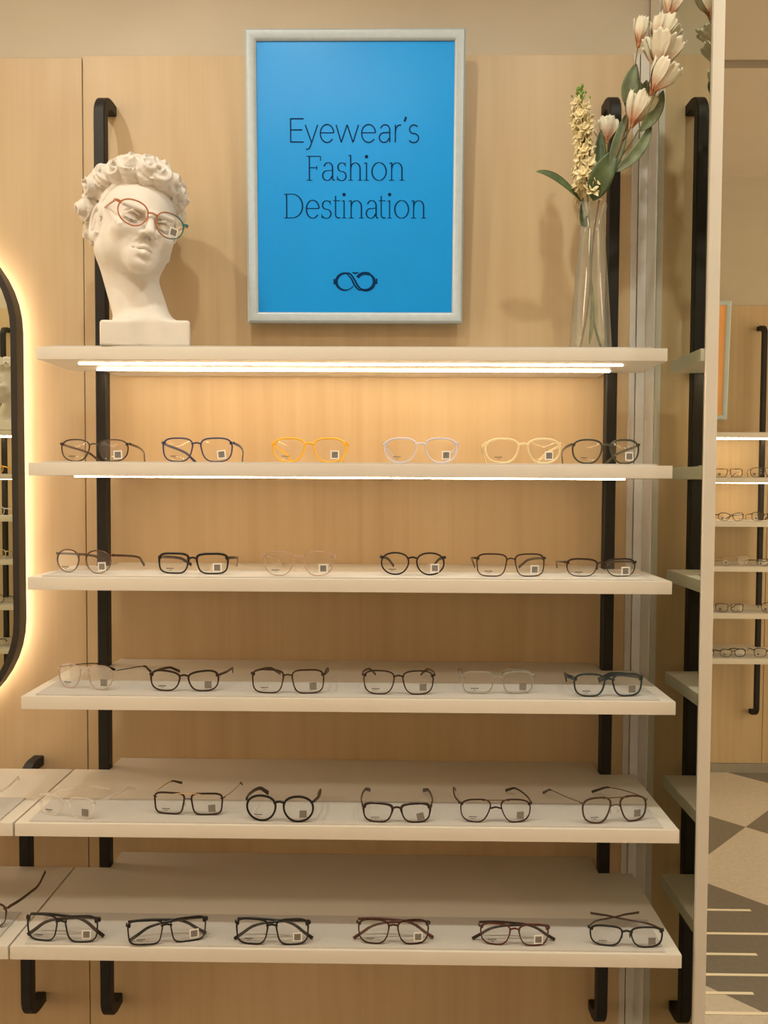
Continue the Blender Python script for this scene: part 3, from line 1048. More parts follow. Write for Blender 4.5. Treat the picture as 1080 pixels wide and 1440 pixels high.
        for (u, v, zz) in loc_pts:      # u outward, v backward
            uu = u * c_ - v * s_
            vv = u * s_ + v * c_
            if abs(ph) > 1.2:
                vv = max(vv, 0.0) + (0.0035 if s > 0 else 0.0085)
            zlift = lift[si] * (v / (L1 + L2))
            pts.append((hx + s * uu, hy + vv, max(0.0026, hz + zz + zlift)))
        C = catmull(pts, 5)
        n = len(C)
        th, tw = g.get('th', 0.0046), g.get('tw', 0.0024)
        sc = []
        for i in range(n):
            q = i / (n - 1)
            if metal:
                sc.append((1.0, 1.0))
            else:
                sc.append(((1.0 + 0.0 * q) if q < .55 else 1.0 + g.get('tipw', 0.35) * (q - .55) / .45, 1.0))
        side = []
        for i in range(n):
            side.append((math.cos(ph), s * math.sin(ph), 0.0))
        if metal:
            k0 = int(n * 0.60)
            o = obj('temple', MB().sweep(C[:k0 + 1], rr(0.0018, 0.0012), side[:k0 + 1]), E_[g.get('tm', g['rim'])], r)
            scs = [(0.8 + 0.5 * i / (n - k0), 1) for i in range(n - k0)]
            o2 = obj('temple_tip', MB().sweep(C[k0:], rr(0.0042, 0.0030), side[k0:], scales=scs), E_[g.get('tip', 'matte')], o)
        else:
            obj('temple', MB().sweep(C, rr(th, tw), side, scales=sc), tmat, r)
    return r

R_ = math.radians
# row, x, y, z, width, yaw, params, label
GL = [
 (0.111, -0.245, 1.6382, 0.137, -2, dict(shape='panto', a=.0245, b=.0195, t=.0017, rim='brown', tm='brown2', sa=.05), 'thin dark brown round eyeglasses crossing the left rail on the second shelf'),
 (0.308, -0.245, 1.6382, 0.142, -4, dict(shape='soft', a=.0250, b=.0210, t=.0021, rim='navy', tm='navy', th=.0052, sa=.12), 'navy blue eyeglasses, second from the left on the second shelf'),
 (0.523, -0.245, 1.6382, 0.144, 0, dict(shape='panto', a=.0248, b=.0208, t=.0026, rim='yellow', th=.0062, eh=.0075), 'bright yellow eyeglasses on the second shelf'),
 (0.735, -0.245, 1.6382, 0.143, -2, dict(shape='panto', a=.0248, b=.0212, t=.0026, rim='lav', th=.0056, eh=.0070), 'clear lavender eyeglasses right of the yellow pair on the second shelf'),
 (0.929, -0.245, 1.6382, 0.147, 0, dict(shape='panto', a=.0250, b=.0210, t=.0027, rim='creamp', th=.0056, eh=.0070), 'pale yellow translucent eyeglasses right of the lavender pair on the second shelf'),
 (1.086, -0.245, 1.6382, 0.133, 3, dict(shape='panto', a=.0240, b=.0208, t=.0024, rim='olive', th=.0052), 'dark olive eyeglasses in front of the right rail on the second shelf'),
 (0.086, -0.242, 1.4240, 0.127, -15, dict(shape='round', a=.0238, b=.0205, t=.0018, rim='fade', tm='brown2', sa=.05), 'brown round eyeglasses fading to clear below, leftmost on the third shelf'),
 (0.300, -0.247, 1.4240, 0.141, -3, dict(shape='square', a=.0262, b=.0175, t=.0024, rim='black', tm='brown', th=.0056, top=1.5), 'glossy black rectangular eyeglasses, second from the left on the third shelf'),
 (0.505, -0.265, 1.4240, 0.139, 0, dict(shape='panto', a=.0265, b=.0220, t=.0015, rim='champ', th=.0030, tm='champ'), 'thin champagne clear round eyeglasses in the middle of the third shelf'),
 (0.721, -0.240, 1.4240, 0.127, -2, dict(shape='round', a=.0232, b=.0192, t=.0023, rim='black', tm='matte', th=.0056), 'small black round eyeglasses with thick temples, fourth on the third shelf'),
 (0.907, -0.253, 1.4240, 0.136, 3, dict(shape='square', a=.0262, b=.0200, t=.0016, rim='tort', tm='tort', th=.0050, top=1.5), 'thin tortoise square eyeglasses, fifth from the left on the third shelf'),
 (1.081, -0.243, 1.4240, 0.139, 3, dict(shape='slim', a=.0262, b=.0155, t=.0014, rim='brown', th=.0040, top=2.0, pads=True), 'narrow dark half rim style eyeglasses, rightmost on the third shelf'),
 (0.101, -0.275, 1.2075, 0.122, -12, dict(shape='panto', a=.0240, b=.0212, t=.0018, rim='pinkc', metal=True, tm='gunmetal', tip='matte', fold=(.12, -.12), st='p'), 'pinkish clear eyeglasses with thin dark metal temples, leftmost on the fourth shelf'),
 (0.293, -0.286, 1.2075, 0.134, 0, dict(shape='cat', a=.0262, b=.0172, t=.0022, rim='brown', th=.0046, top=1.4, fold=(-.02, -.12), st='p'), 'dark brown cat eye eyeglasses, second from the left on the fourth shelf'),
 (0.489, -0.295, 1.2075, 0.140, 0, dict(shape='square', a=.0262, b=.0205, t=.0019, rim='tort', tm='brown', th=.0044, top=1.3, fold=(.10, -.05), st='p', sa=.05), 'large square dark tortoise eyeglasses, third from the left on the fourth shelf'),
 (0.695, -0.296, 1.2075, 0.136, 0, dict(shape='soft', a=.0260, b=.0205, t=.0019, rim='brown', th=.0044, fold=(0, 0), st='p'), 'dark reddish brown square eyeglasses, fourth from the left on the fourth shelf'),
 (0.881, -0.284, 1.2075, 0.139, 2, dict(shape='square', a=.0262, b=.0190, t=.0018, rim='greyc', tm='greyc', th=.0056, fold=(0, .12), st='p'), 'grey translucent eyeglasses, fifth from the left on the fourth shelf'),
 (1.083, -0.298, 1.2075, 0.133, 4, dict(shape='soft', a=.0238, b=.0188, t=.0025, rim='teal', th=.0080, tw=.0034, eh=.0080, L1=.075, L2=.035, fold=(0, .25), st='p'), 'mottled dark teal eyeglasses with thick temples, rightmost on the fourth shelf'),
 (0.085, -0.327, 0.9835, 0.120, -14, dict(shape='soft', a=.0238, b=.0175, t=.0020, rim='clear', th=.0050, fold=(.35, -.10), st='p'), 'colourless transparent eyeglasses, leftmost on the fifth shelf'),
 (0.306, -0.312, 0.9835, 0.135, -2, dict(shape='rect', a=.0258, b=.0180, t=.0024, rim='brown', metal=True, tm='gold', tip='brown', bar='gold', barz=1.02, bz=.45, fold=(-.08, -.16), st='p', sa=.08), 'square dark rimmed eyeglasses with gold temples and double bridge on the fifth shelf'),
 (0.480, -0.338, 0.9835, 0.128, -3, dict(shape='round', a=.0238, b=.0208, t=.0029, rim='black', tm='brown', th=.0064, tw=.0034, L1=.080, L2=.035, fold=(-.05, -.08), st='p'), 'thick dark round eyeglasses, third from the left on the fifth shelf'),
 (0.693, -0.336, 0.9835, 0.128, 0, dict(shape='slim', a=.0250, b=.0158, t=.0022, rim='brown', th=.0056, top=1.8, fold=(-.08, -.08), st='p', sa=.25), 'narrow brown rectangular eyeglasses with upright temples, fourth on the fifth shelf'),
 (0.873, -0.331, 0.9835, 0.134, 1, dict(shape='aviator', a=.0260, b=.0195, t=.0018, rim='brown', th=.0034, tipw=.8, bar='bronze', barz=.98, bz=.30, fold=(-.10, .03), st='p', top=1.2), 'brown aviator eyeglasses with a thin double bridge, fifth from the left on the fifth shelf'),
 (1.091, -0.326, 0.9835, 0.130, 9, dict(shape='aviator', a=.0250, b=.0215, t=.0024, rim='brown2', metal=True, tm='bronze', tip='brown', bar='bronze', barz=1.0, bz=.35, fold=(-.30, .22), st='p'), 'brown aviator eyeglasses with widely spread temples, rightmost on the fifth shelf'),
 (0.089, -0.361, 0.7690, 0.137, -3, dict(shape='square', a=.0258, b=.0225, t=.0020, rim='matte', tm='brown', th=.0052, eh=.0075, fold=(1.46, 1.50), zd=.006), 'large square black eyeglasses with folded temples, leftmost on the lowest shelf'),
 (0.280, -0.362, 0.7690, 0.143, 10, dict(shape='rect', a=.0270, b=.0205, t=.0019, rim='black', th=.0046, eh=.0065, fold=(1.46, 1.50), zd=.006, top=1.2), 'black rectangular eyeglasses with folded temples, second from the left on the lowest shelf'),
 (0.470, -0.362, 0.7690, 0.136, 0, dict(shape='square', a=.0258, b=.0215, t=.0022, rim='black', th=.0046, eh=.0060, fold=(1.46, 1.50), zd=.006, top=1.3), 'black square eyeglasses with folded temples, third from the left on the lowest shelf'),
 (0.688, -0.355, 0.7690, 0.133, 0, dict(shape='soft', a=.0252, b=.0208, t=.0018, rim='tort', tm='red', th=.0044, fold=(1.46, 1.50), zd=.005, top=1.4), 'dark rounded tortoise eyeglasses with folded temples, fourth on the lowest shelf'),
 (0.906, -0.354, 0.7690, 0.128, -2, dict(shape='soft', a=.0245, b=.0180, t=.0018, rim='red', tm='brown', th=.0044, fold=(1.46, 1.50), zd=.004, top=1.4), 'small reddish brown eyeglasses with folded temples, fifth on the lowest shelf'),
 (1.107, -0.354, 0.7690, 0.134, -3, dict(shape='soft', a=.0245, b=.0165, t=.0022, rim='matte', tm='brown2', th=.0034, tw=.002, bow=.012, L1=.088, fold=(.80, .88), lift=(.0, .0), drop=.012, st='p', pads=True), 'dark eyeglasses with half folded crossing temples, rightmost on the lowest shelf'),
]
PAIRS = []
for (x, y, z, w, yaw, g, lab) in GL:
    g['w'] = w
    PAIRS.append(make_glasses(g, (x, y, z), R_(yaw), lab))
# neighbouring shelf pairs cut by the left edge of the frame
g = dict(GL[18][5]); g['w'] = 0.130; g['fold'] = (0, 0)
make_glasses(g, (-0.118, -0.300, SH_Z[4] + 0.003), R_(4), 'colourless transparent eyeglasses on the upper neighbouring shelf, cut by the left edge')
g = dict(GL[21][5]); g.update(w=0.138, shape='soft', a=.0255, b=.0215, t=.0016, rim='brown2', fold=(0, -.06), th=.0060, L1=.100, drop=.006, st='w')
make_glasses(g, (-0.098, -0.315, SH_Z[5] + 0.003), R_(-6), 'brown eyeglasses with an outstretched temple on the lower neighbouring shelf, cut by the left edge')

# pairs on the opposite wall, reflected in the two mirrors
OG = 'eyeglasses on the opposite wall seen only in the mirrors'
kinds = [PAIRS[11], PAIRS[8], PAIRS[23], PAIRS[19], PAIRS[10], PAIRS[13]]
for i in range(1, 6):
    for T, xs, nm in ((TB, (0.12, 0.30, 0.47), 'reflected in the wall mirror'), (TA, (1.11,), 'reflected in the round mirror')):
        for j, lx in enumerate(xs):
            src = kinds[(i * 2 + j) % len(kinds)] if T is TB else PAIRS[1 + i]
            c = copy_tree(src)
            c.location = T @ Vector((lx + 0.012 * ((i * 7 + j * 3) % 4 - 1.5), -SH_D[i] + 0.03, SH_Z[i] + 0.003))
            c.rotation_euler = (0, 0, PI + R_(6 * ((i + j) % 3 - 1)))
            if T is TB:
                c['label'] = 'eyeglasses on the %s opposite shelf, %s from its outer end, %s' % (ORD[i], ('first', 'second', 'third')[j], nm)
            else:
                c['label'] = 'eyeglasses at the end of the %s opposite shelf, %s' % (ORD[i], nm)
            c['group'] = OG

# ------------------------------------------------------------------ plaster bust (modelled as a distance field, then meshed)
def surface_nets(D, lo, h):
    nx, ny, nz = D.shape
    ins = D < 0
    V0 = D[:-1, :-1, :-1]
    corners = [(i, j, k) for i in (0, 1) for j in (0, 1) for k in (0, 1)]
    cnt = np.zeros(V0.shape, int)
    for c in corners:
        cnt += ins[c[0]:nx - 1 + c[0], c[1]:ny - 1 + c[1], c[2]:nz - 1 + c[2]]
    act = (cnt > 0) & (cnt < 8)
    idx = -np.ones(V0.shape, int)
    A = np.argwhere(act)
    idx[act] = np.arange(len(A))
    sm = np.zeros((len(A), 3))
    ct = np.zeros(len(A))
    edges = []
    for c in corners:
        for ax in range(3):
            if c[ax] == 0:
                d = list(c); d[ax] = 1
                edges.append((c, tuple(d), ax))
    for c, d, ax in edges:
        a = D[A[:, 0] + c[0], A[:, 1] + c[1], A[:, 2] + c[2]]
        b = D[A[:, 0] + d[0], A[:, 1] + d[1], A[:, 2] + d[2]]
        m = (a < 0) != (b < 0)
        t = np.where(m, a / np.where(m, a - b, 1), 0)
        p = np.tile(np.array(c, float), (len(A), 1))
        p[:, ax] += t
        sm[m] += p[m]
        ct[m] += 1
    P = (A + sm / ct[:, None]) * h + lo
    F = []
    for ax in range(3):
        o1, o2 = (ax + 1) % 3, (ax + 2) % 3
        sl0 = [slice(1, -1)] * 3
        a = D[1:-1, 1:-1, 1:-1] < 0
        sh = [slice(1, -1)] * 3
        sh[ax] = slice(2, None)
        b = D[tuple(sh)] < 0
        for flip, m in ((False, a & ~b), (True, ~a & b)):
            Q = np.argwhere(m) + 1
            if len(Q) == 0:
                continue
            e1 = np.zeros(3, int); e1[o1] = 1
            e2 = np.zeros(3, int); e2[o2] = 1
            q = [Q - e1 - e2, Q - e2, Q, Q - e1]
            ii = [idx[x[:, 0].clip(0, idx.shape[0] - 1), x[:, 1].clip(0, idx.shape[1] - 1), x[:, 2].clip(0, idx.shape[2] - 1)] for x in q]
            ff = np.stack(ii, 1)
            ff = ff[(ff >= 0).all(1)]
            F.append(ff[:, ::-1] if flip else ff)
    return P, np.concatenate(F)

def smin(a, b, k):
    h = np.clip(0.5 + 0.5 * (b - a) / k, 0, 1)
    return b + (a - b) * h - k * h * (1 - h)
def smax(a, b, k): return -smin(-a, -b, k)
def sd_ell(P, c, r):
    q = (P - np.array(c)) / np.array(r)
    k0 = np.linalg.norm(q, axis=-1)
    k1 = np.linalg.norm(q / np.array(r), axis=-1)
    return k0 * (k0 - 1) / np.maximum(k1, 1e-6)
def sd_cap(P, a, b, ra, rb):
    a, b = np.array(a), np.array(b)
    ab = b - a
    t = np.clip(((P - a) @ ab) / (ab @ ab), 0, 1)
    return np.linalg.norm(P - a - t[..., None] * ab, axis=-1) - (ra + (rb - ra) * t)
def sd_box(P, c, hh, rad):
    q = np.abs(P - np.array(c)) - (np.array(hh) - rad)
    return np.linalg.norm(np.maximum(q, 0), axis=-1) + np.minimum(q.max(-1), 0) - rad

def head_rot():
    return Matrix.Rotation(R_(HROLL), 3, 'Y') @ Matrix.Rotation(R_(HYAW), 3, 'Z') @ Matrix.Rotation(R_(-HPITCH), 3, 'X')
HROLL, HYAW, HPITCH = 11, 33, 3
HC = np.array([0.171, -0.172, 2.098])         # point between the ears at eye height (world)
HR = np.array(head_rot())
BASE_Z = SH_Z[0] + 0.003

def head_field(H0):
    """H = head-local points: +x viewer's right, -y face, +z up"""
    H = H0.copy()
    H[..., 2] = np.where(H0[..., 2] < 0, H0[..., 2] / .93, H0[..., 2])
    d = sd_ell(H, (0, .014, .030), (.071, .090, .082))
    d = smin(d, sd_ell(H, (0, -.024, -.034), (.060, .066, .069)), .03)
    for s in (-1, 1):
        d = smin(d, sd_ell(H, (s * .043, .000, -.056), (.015, .026, .028)), .03)       # jaw angle
        d = smin(d, sd_ell(H, (s * .037, -.066, -.026), (.020, .018, .016)), .02)      # cheek
    d = smin(d, sd_ell(H, (0, -.077, -.091), (.022, .016, .016)), .028)                # chin
    d = smin(d, sd_ell(H, (0, -.076, -.066), (.028, .018, .024)), .02)                 # mouth mound
    # brow and sockets
    for s in (-1, 1):
        d = smax(d, -sd_ell(H, (s * .031, -.094, .001), (.021, .019, .0115)), .014)
        d = smin(d, sd_cap(H, (s * .010, -.0905, .0145), (s * .046, -.0750, .0200), .0055, .0050), .010)
        e = sd_ell(H, (s * .031, -.0685, .000), (.0145, .0145, .0130))
        d = smin(d, e, .003)
        # lids
        d = smin(d, sd_cap(H, (s * .018, -.0835, .0050), (s * .032, -.0865, .0085), .0022, .0024), .003)
        d = smin(d, sd_cap(H, (s * .032, -.0865, .0085), (s * .045, -.0760, .0020), .0024, .0020), .003)
        d = smin(d, sd_cap(H, (s * .019, -.0835, -.0052), (s * .033, -.0835, -.0085), .0018, .0020), .003)
        d = smin(d, sd_cap(H, (s * .033, -.0835, -.0085), (s * .045, -.0760, -.0020), .0020, .0018), .003)
    # nose
    d = smin(d, sd_cap(H, (0, -.0885, .0140), (0, -.1130, -.0290), .0065, .0088), .008)
    for s in (-1, 1):
        d = smin(d, sd_ell(H, (s * .0110, -.1010, -.0330), (.0072, .0100, .0065)), .006)
        d = smax(d, -sd_ell(H, (s * .0060, -.1080, -.0400), (.0032, .0045, .0040)), .003)
    # lips
    d = smax(d, -sd_cap(H, (0, -.0975, -.0455), (0, -.0955, -.0530), .0016, .0020), .004)
    for s in (-1, 1):
        d = smin(d, sd_cap(H, (s * .003, -.0975, -.0565), (s * .0210, -.0860, -.0620), .0060, .0022), .004)
        d = smin(d, sd_cap(H, (0, -.0960, -.0700), (s * .0170, -.0855, -.0660), .0070, .0026), .004)
        d = smax(d, -sd_cap(H, (0, -.1010, -.0630), (s * .0240, -.0865, -.0628), .0010, .0012), .0022)
    d = smax(d, -sd_cap(H, (-.010, -.0970, -.0810), (.010, -.0970, -.0810), .0030, .0030), .008)
    # ears
    for s in (-1, 1):
        A = 0.30
        E0 = H - np.array((s * .0745, .012, -.006))
        ey, ez = E0[..., 1] * math.cos(A) + E0[..., 2] * math.sin(A) * 1, -E0[..., 1] * math.sin(A) + E0[..., 2] * math.cos(A)
        ex = E0[..., 0] * s
        Q = np.stack([ex - 0.25 * ey, ey, ez], -1)
        rho = np.sqrt((Q[..., 1] / .0165) ** 2 + (Q[..., 2] / .030) ** 2)
        ring = np.sqrt(((rho - 1) * .021) ** 2 + Q[..., 0] ** 2) - .0048
        ring = np.where((Q[..., 1] < -.008) & (Q[..., 2] < .012) & (Q[..., 2] > -.018), ring + .004, ring)
        plate = sd_ell(Q, (-.006, 0, 0), (.0065, .0150, .027))
        lobe = sd_ell(Q, (-.001, -.004, -.0285), (.0050, .0085, .0090))
        inner = sd_cap(Q, (.001, .004, .012), (.001, .002, -.016), .0028, .0040)
        ear = smin(smin(plate, ring, .003), smin(lobe, inner, .003), .004)
        ear = smax(ear, -sd_ell(Q, (.005, -.005, -.004), (.0060, .0060, .0090)), .003)
        d = smin(d, ear, .006)
    return d

def grid(lo, hi, h):
    ax = [np.arange(lo[i], hi[i] + h, h, dtype=np.float32) for i in range(3)]
    return np.stack(np.meshgrid(*ax, indexing='ij'), -1)

def to_local(P): return (P - HC) @ HR      # rows of HR^-1 applied
def to_world(p): return np.array(p) @ HR.T + HC

def build_bust():
    lo, hi, h = np.array((0.045, -0.325, BASE_Z - 0.006)), np.array((0.300, -0.030, BASE_Z + 0.335)), 0.0020
    P = grid(lo, hi, h)
    H = to_local(P)
    d = head_field(H)
    # neck: leans from the square chest block up into the skull
    nb = (0.198, -0.168, BASE_Z + 0.030)
    nt = to_world((0.0, .026, -.055))
    nk = sd_cap(P, nb, nt, .048, .044)
    nk = smin(nk, sd_cap(P, (0.238, -.188, BASE_Z + .034), to_world((-.052, .010, -.055)), .011, .015), .018)
    nk = smin(nk, sd_cap(P, (0.158, -.176, BASE_Z + .030), to_world((-.045, .030, -.055)), .020, .016), .02)
    d = smin(d, nk, .018)
    # chest block, turned a little, with slightly sloping top and hollow below the throat
    a = R_(14)
    B = P - np.array((0.192, -0.176, BASE_Z + 0.026))
    B = np.stack([B[..., 0] * math.cos(a) + B[..., 1] * math.sin(a), -B[..., 0] * math.sin(a) + B[..., 1] * math.cos(a), B[..., 2] - 0.045 * B[..., 0]], -1)
    blk = sd_box(B, (0, 0, -0.001), (.084, .048, .0265), .006)
    blk = smin(blk, sd_ell(B, (0, .0, .018), (.066, .045, .020)), .012)
    blk = smax(blk, -sd_ell(B, (.004, -.056, .002), (.016, .014, .034)), .020)
    blk = smax(blk, -sd_ell(B, (.0, -.050, -.026), (.020, .012, .005)), .004)
    d = smin(d, blk, .022)
    d = smax(d, (BASE_Z + .0003) - P[..., 2], .0001)
    V, F = surface_nets(d, lo, h)
    return V, F

def build_hair():
    lo, hi, h = HC + np.array((-0.150, -0.150, -0.070)), HC + np.array((0.150, 0.160, 0.175)), 0.0020
    P = grid(lo, hi, h)
    H = to_local(P)
    rng = np.random.RandomState(5)
    # cap of hair over the skull, cut away at face and neck
    cap = sd_ell(H, (0, .018, .034), (.0735, .091, .084))
    cut = smax(-(H[..., 1] + .042 - 0.9 * (H[..., 2] - .058)), -(H[..., 2] + .060 + 0 * H[..., 0]), .01)
    front = -(H[..., 1] + 0.040) - 1.0 * (H[..., 2] - .068)      # >0 in front of and below the hairline
    ear = .030 - np.sqrt((H[..., 1] - .004) ** 2 + (H[..., 2] + .014) ** 2)
    cap = smax(cap, front, .008)
    cap = smax(cap, -(H[..., 2] + .050), .01)
    cap = smax(cap, np.where(np.abs(H[..., 0]) > .045, ear, -1), .006)
    d = cap
    curls = []
    # ring of big curls along the hairline, from ear over the forehead to the other ear
    C = np.array((0, .018, .034)); Rr = np.array((.072, .092, .083))
    for k, az in enumerate(np.linspace(-80, 80, 8)):
        t = R_(az)
        el = R_(30 + 12 * math.cos(t * 1.0))
        n = np.array((math.sin(t) * math.cos(el), -math.cos(t) * math.cos(el), math.sin(el)))
        curls.append((C + n * Rr * 1.10, n, .0255 - .003 * abs(az) / 80, k))
    for k, az in enumerate(np.linspace(-95, 95, 8)):
        t = R_(az + 9)
        el = R_(62)
        n = np.array((math.sin(t) * math.cos(el), -math.cos(t) * math.cos(el), math.sin(el)))
        curls.append((C + n * Rr * 1.12, n, .0215, k + 3))
    for k, (az, el) in enumerate([(-100, 18), (-112, -4), (-118, 38), (-128, 12), (-135, -20), (100, 18), (112, -4), (118, 38), (128, 12), (135, -20), (-88, 34), (88, 34),
                                  (-150, 40), (-158, 8), (-165, -18), (150, 40), (158, 8), (165, -18), (180, 25), (180, -8), (-130, 62), (130, 62), (180, 60), (20, 82)]):
        t, e = R_(az), R_(el)
        n = np.array((math.sin(t) * math.cos(e), -math.cos(t) * math.cos(e), math.sin(e)))
        curls.append((C + n * Rr * (1.20 if -136 < az < -95 else 1.10), n, .0250 if -136 < az < -95 else (.0225 if k % 3 else .0190), k + 1))
    for (c, n, r, k) in curls:
        c = c + rng.uniform(-.003, .003, 3)
        v = H - c
        m = np.abs(v).max(-1) < r * 1.7
        if not m.any():
            continue
        q = v[m]
        # curl axis: mostly sideways so that the rolls show their swirled ends
        ax = n * 0.75 + np.array((rng.uniform(-.7, .7), -.35, rng.uniform(-.5, .5)))
        ax /= np.linalg.norm(ax)
        u = np.cross(ax, (0.2, 0.3, 1)); u /= np.linalg.norm(u)
        w = np.cross(ax, u)
        qa, qu, qw = q @ ax, q @ u, q @ w
        rho = np.sqrt(qu ** 2 + qw ** 2)
        ang = np.arctan2(qw, qu) * (1 if k % 2 else -1)
        prof = np.sqrt((rho / r) ** 2 + (qa / (r * 1.08)) ** 2)
        dd = (prof - 1) * r * .9
        dd = dd + .0030 * np.cos(rho / r * 10.0 + ang + k) * np.clip(np.abs(qa) / r * 1.6, 0, 1) + .0009 * np.cos(qa / r * 14 + 2 * np.sin(ang))
        dd = dd + .0035 * np.exp(-(rho / (r * .22)) ** 2)
        cur = d[m]
        d[m] = smin(cur, dd, .0018)
    # fine strand grooves
    d = d + .0006 * np.cos(H[..., 0] * 900 + 3 * np.sin(H[..., 2] * 160)) * np.cos(H[..., 1] * 300)
    V, F = surface_nets(d, lo, h)
    return V, F

def mesh_np(name, V, F, m):
    me = bpy.data.meshes.new(name)
    me.from_pydata(V.tolist(), [], F.tolist())
    me.materials.append(m)
    bm = bmesh.new()
    bm.from_mesh(me)
    bmesh.ops.smooth_vert(bm, verts=bm.verts, factor=0.4, use_axis_x=True, use_axis_y=True, use_axis_z=True)
    bmesh.ops.recalc_face_normals(bm, faces=bm.faces)
    bm.to_mesh(me)
    bm.free()
    me.polygons.foreach_set('use_smooth', [True] * len(me.polygons))
    me.update()
    return me

bust = empty('bust', (0.193, -0.172, BASE_Z))
tag(bust, 'white plaster bust with curly hair wearing eyeglasses at the left end of the top shelf', 'sculpture')
V, F = build_bust()
obj('head_and_neck', mesh_np('head_and_neck', V - np.array(bust.location), F, M['plasterwhite']), [], bust)
V, F = build_hair()
obj('curly_hair', mesh_np('curly_hair', V - np.array(bust.location), F, M['plasterwhite']), [], bust)
# eyeglasses worn by the bust
g = dict(w=0.140, shape='round', a=.0242, b=.0215, t=.0019, rim='teal_orange', tm='orangeclear', end=.0095, th=.0040, L1=.098, L2=.03, inn=.002, bow=.0, fold=(.0, .0), drop=.012, zd=0, bz=.45, ez=.55)
gp = make_glasses(g, (0, 0, 0), 0, 'round eyeglasses fading from orange to teal, worn by the white bust')
gl = Vector((0.0, -0.1065, -0.0235))
HM = Matrix(HR.tolist())
gw = HM @ (gl + Vector((0, 0.002, -0.002))) + Vector(HC.tolist())
gp.matrix_world = Matrix.Translation(gw) @ HM.to_4x4() @ Matrix.Rotation(R_(1.0), 4, 'Y') @ Matrix.Rotation(R_(5), 4, 'X')

# a second bust on the opposite wall, glimpsed in the round mirror
b2 = copy_tree(bust)
b2.location = TA @ Vector((1.08, -0.172, BASE_Z))
b2.rotation_euler = (0, 0, PI)
b2['label'] = 'white plaster bust on the opposite wall, glimpsed in the round mirror'

# ------------------------------------------------------------------ vase and flowers
vz = SH_Z[0] + 0.003
VC = Vector((1.076, -0.150, vz))
vase = empty('glass_vase', VC)
tag(vase, 'tall clear glass vase with a wide foot at the right end of the top shelf', 'vase')
outp = [(0.0001, 0.0), (0.0405, 0.0), (0.0425, 0.004), (0.0405, 0.03), (0.0345, 0.12), (0.0285, 0.20), (0.0250, 0.240), (0.0240, 0.262), (0.0258, 0.280), (0.0288, 0.2945), (0.0292, 0.2955)]
inp = [(0.0275, 0.2955), (0.0243, 0.280), (0.0225, 0.262), (0.0235, 0.240), (0.0268, 0.20), (0.0328, 0.12), (0.0388, 0.03), (0.0395, 0.014), (0.0001, 0.011)]
mbv = MB().lathe(outp + inp, 48)
# softly waved rim
for i, (x, y, z) in enumerate(mbv.v):
    if z > 0.27:
        a = math.atan2(y, x)
        k = (z - 0.27) / 0.026
        mbv.v[i] = (x * (1 + .06 * k * math.cos(7 * a)), y * (1 + .06 * k * math.cos(7 * a)), z + .0025 * k * math.sin(7 * a))
obj('glass_body', mbv, M['vase'], vase, smooth=True)

def leaf_mesh(mb, base, tip, width, bend=(0, 0, 0), face=(0, -1, 0.2), n=12, curl=0.25, blunt=0.5, fold_=0.12):
    """leaf blade with thickness: centre line base->tip, bowed by bend, broad side facing `face`"""
    B, T = Vector(base), Vector(tip)
    bd = Vector(bend)
    fc = Vector(face).normalized()
    cols = 7
    Vt, Vb = [], []
    for i in range(n + 1):
        t = i / n
        c = B.lerp(T, t) + bd * (4 * t * (1 - t))
        tn = ((T - B) + bd * (4 - 8 * t)).normalized()
        sd = tn.cross(fc).normalized()
        nr = sd.cross(tn).normalized()
        wv = width * (math.sin(PI * min(1, t ** blunt if t > 0 else 0)) ** 0.8 if t < 1 else 0.0) + 0.0006
        for j in range(cols):
            u = j / (cols - 1) * 2 - 1
            p = c + sd * (u * wv) + nr * (abs(u) ** 1.5 * wv * curl - fold_ * wv * (1 - abs(u)))
            Vt.append(p + nr * 0.0004)
            Vb.append(p - nr * 0.0004)
    N = len(Vt)
    F = []
    for i in range(n):
        for j in range(cols - 1):
            a = i * cols + j
            F.append((a, a + 1, a + cols + 1, a + cols))
            F.append((N + a, N + a + cols, N + a + cols + 1, N + a + 1))
        a, b = i * cols, (i + 1) * cols
        F.append((a, b, N + b, N + a))
        a, b = i * cols + cols - 1, (i + 1) * cols + cols - 1
        F.append((a, N + a, N + b, b))
    e = n * cols
    for j in range(cols - 1):
        F.append((j, N + j, N + j + 1, j + 1))
        F.append((e + j, e + j + 1, N + e + j + 1, N + e + j))
    mb.add(Vt + Vb, F)

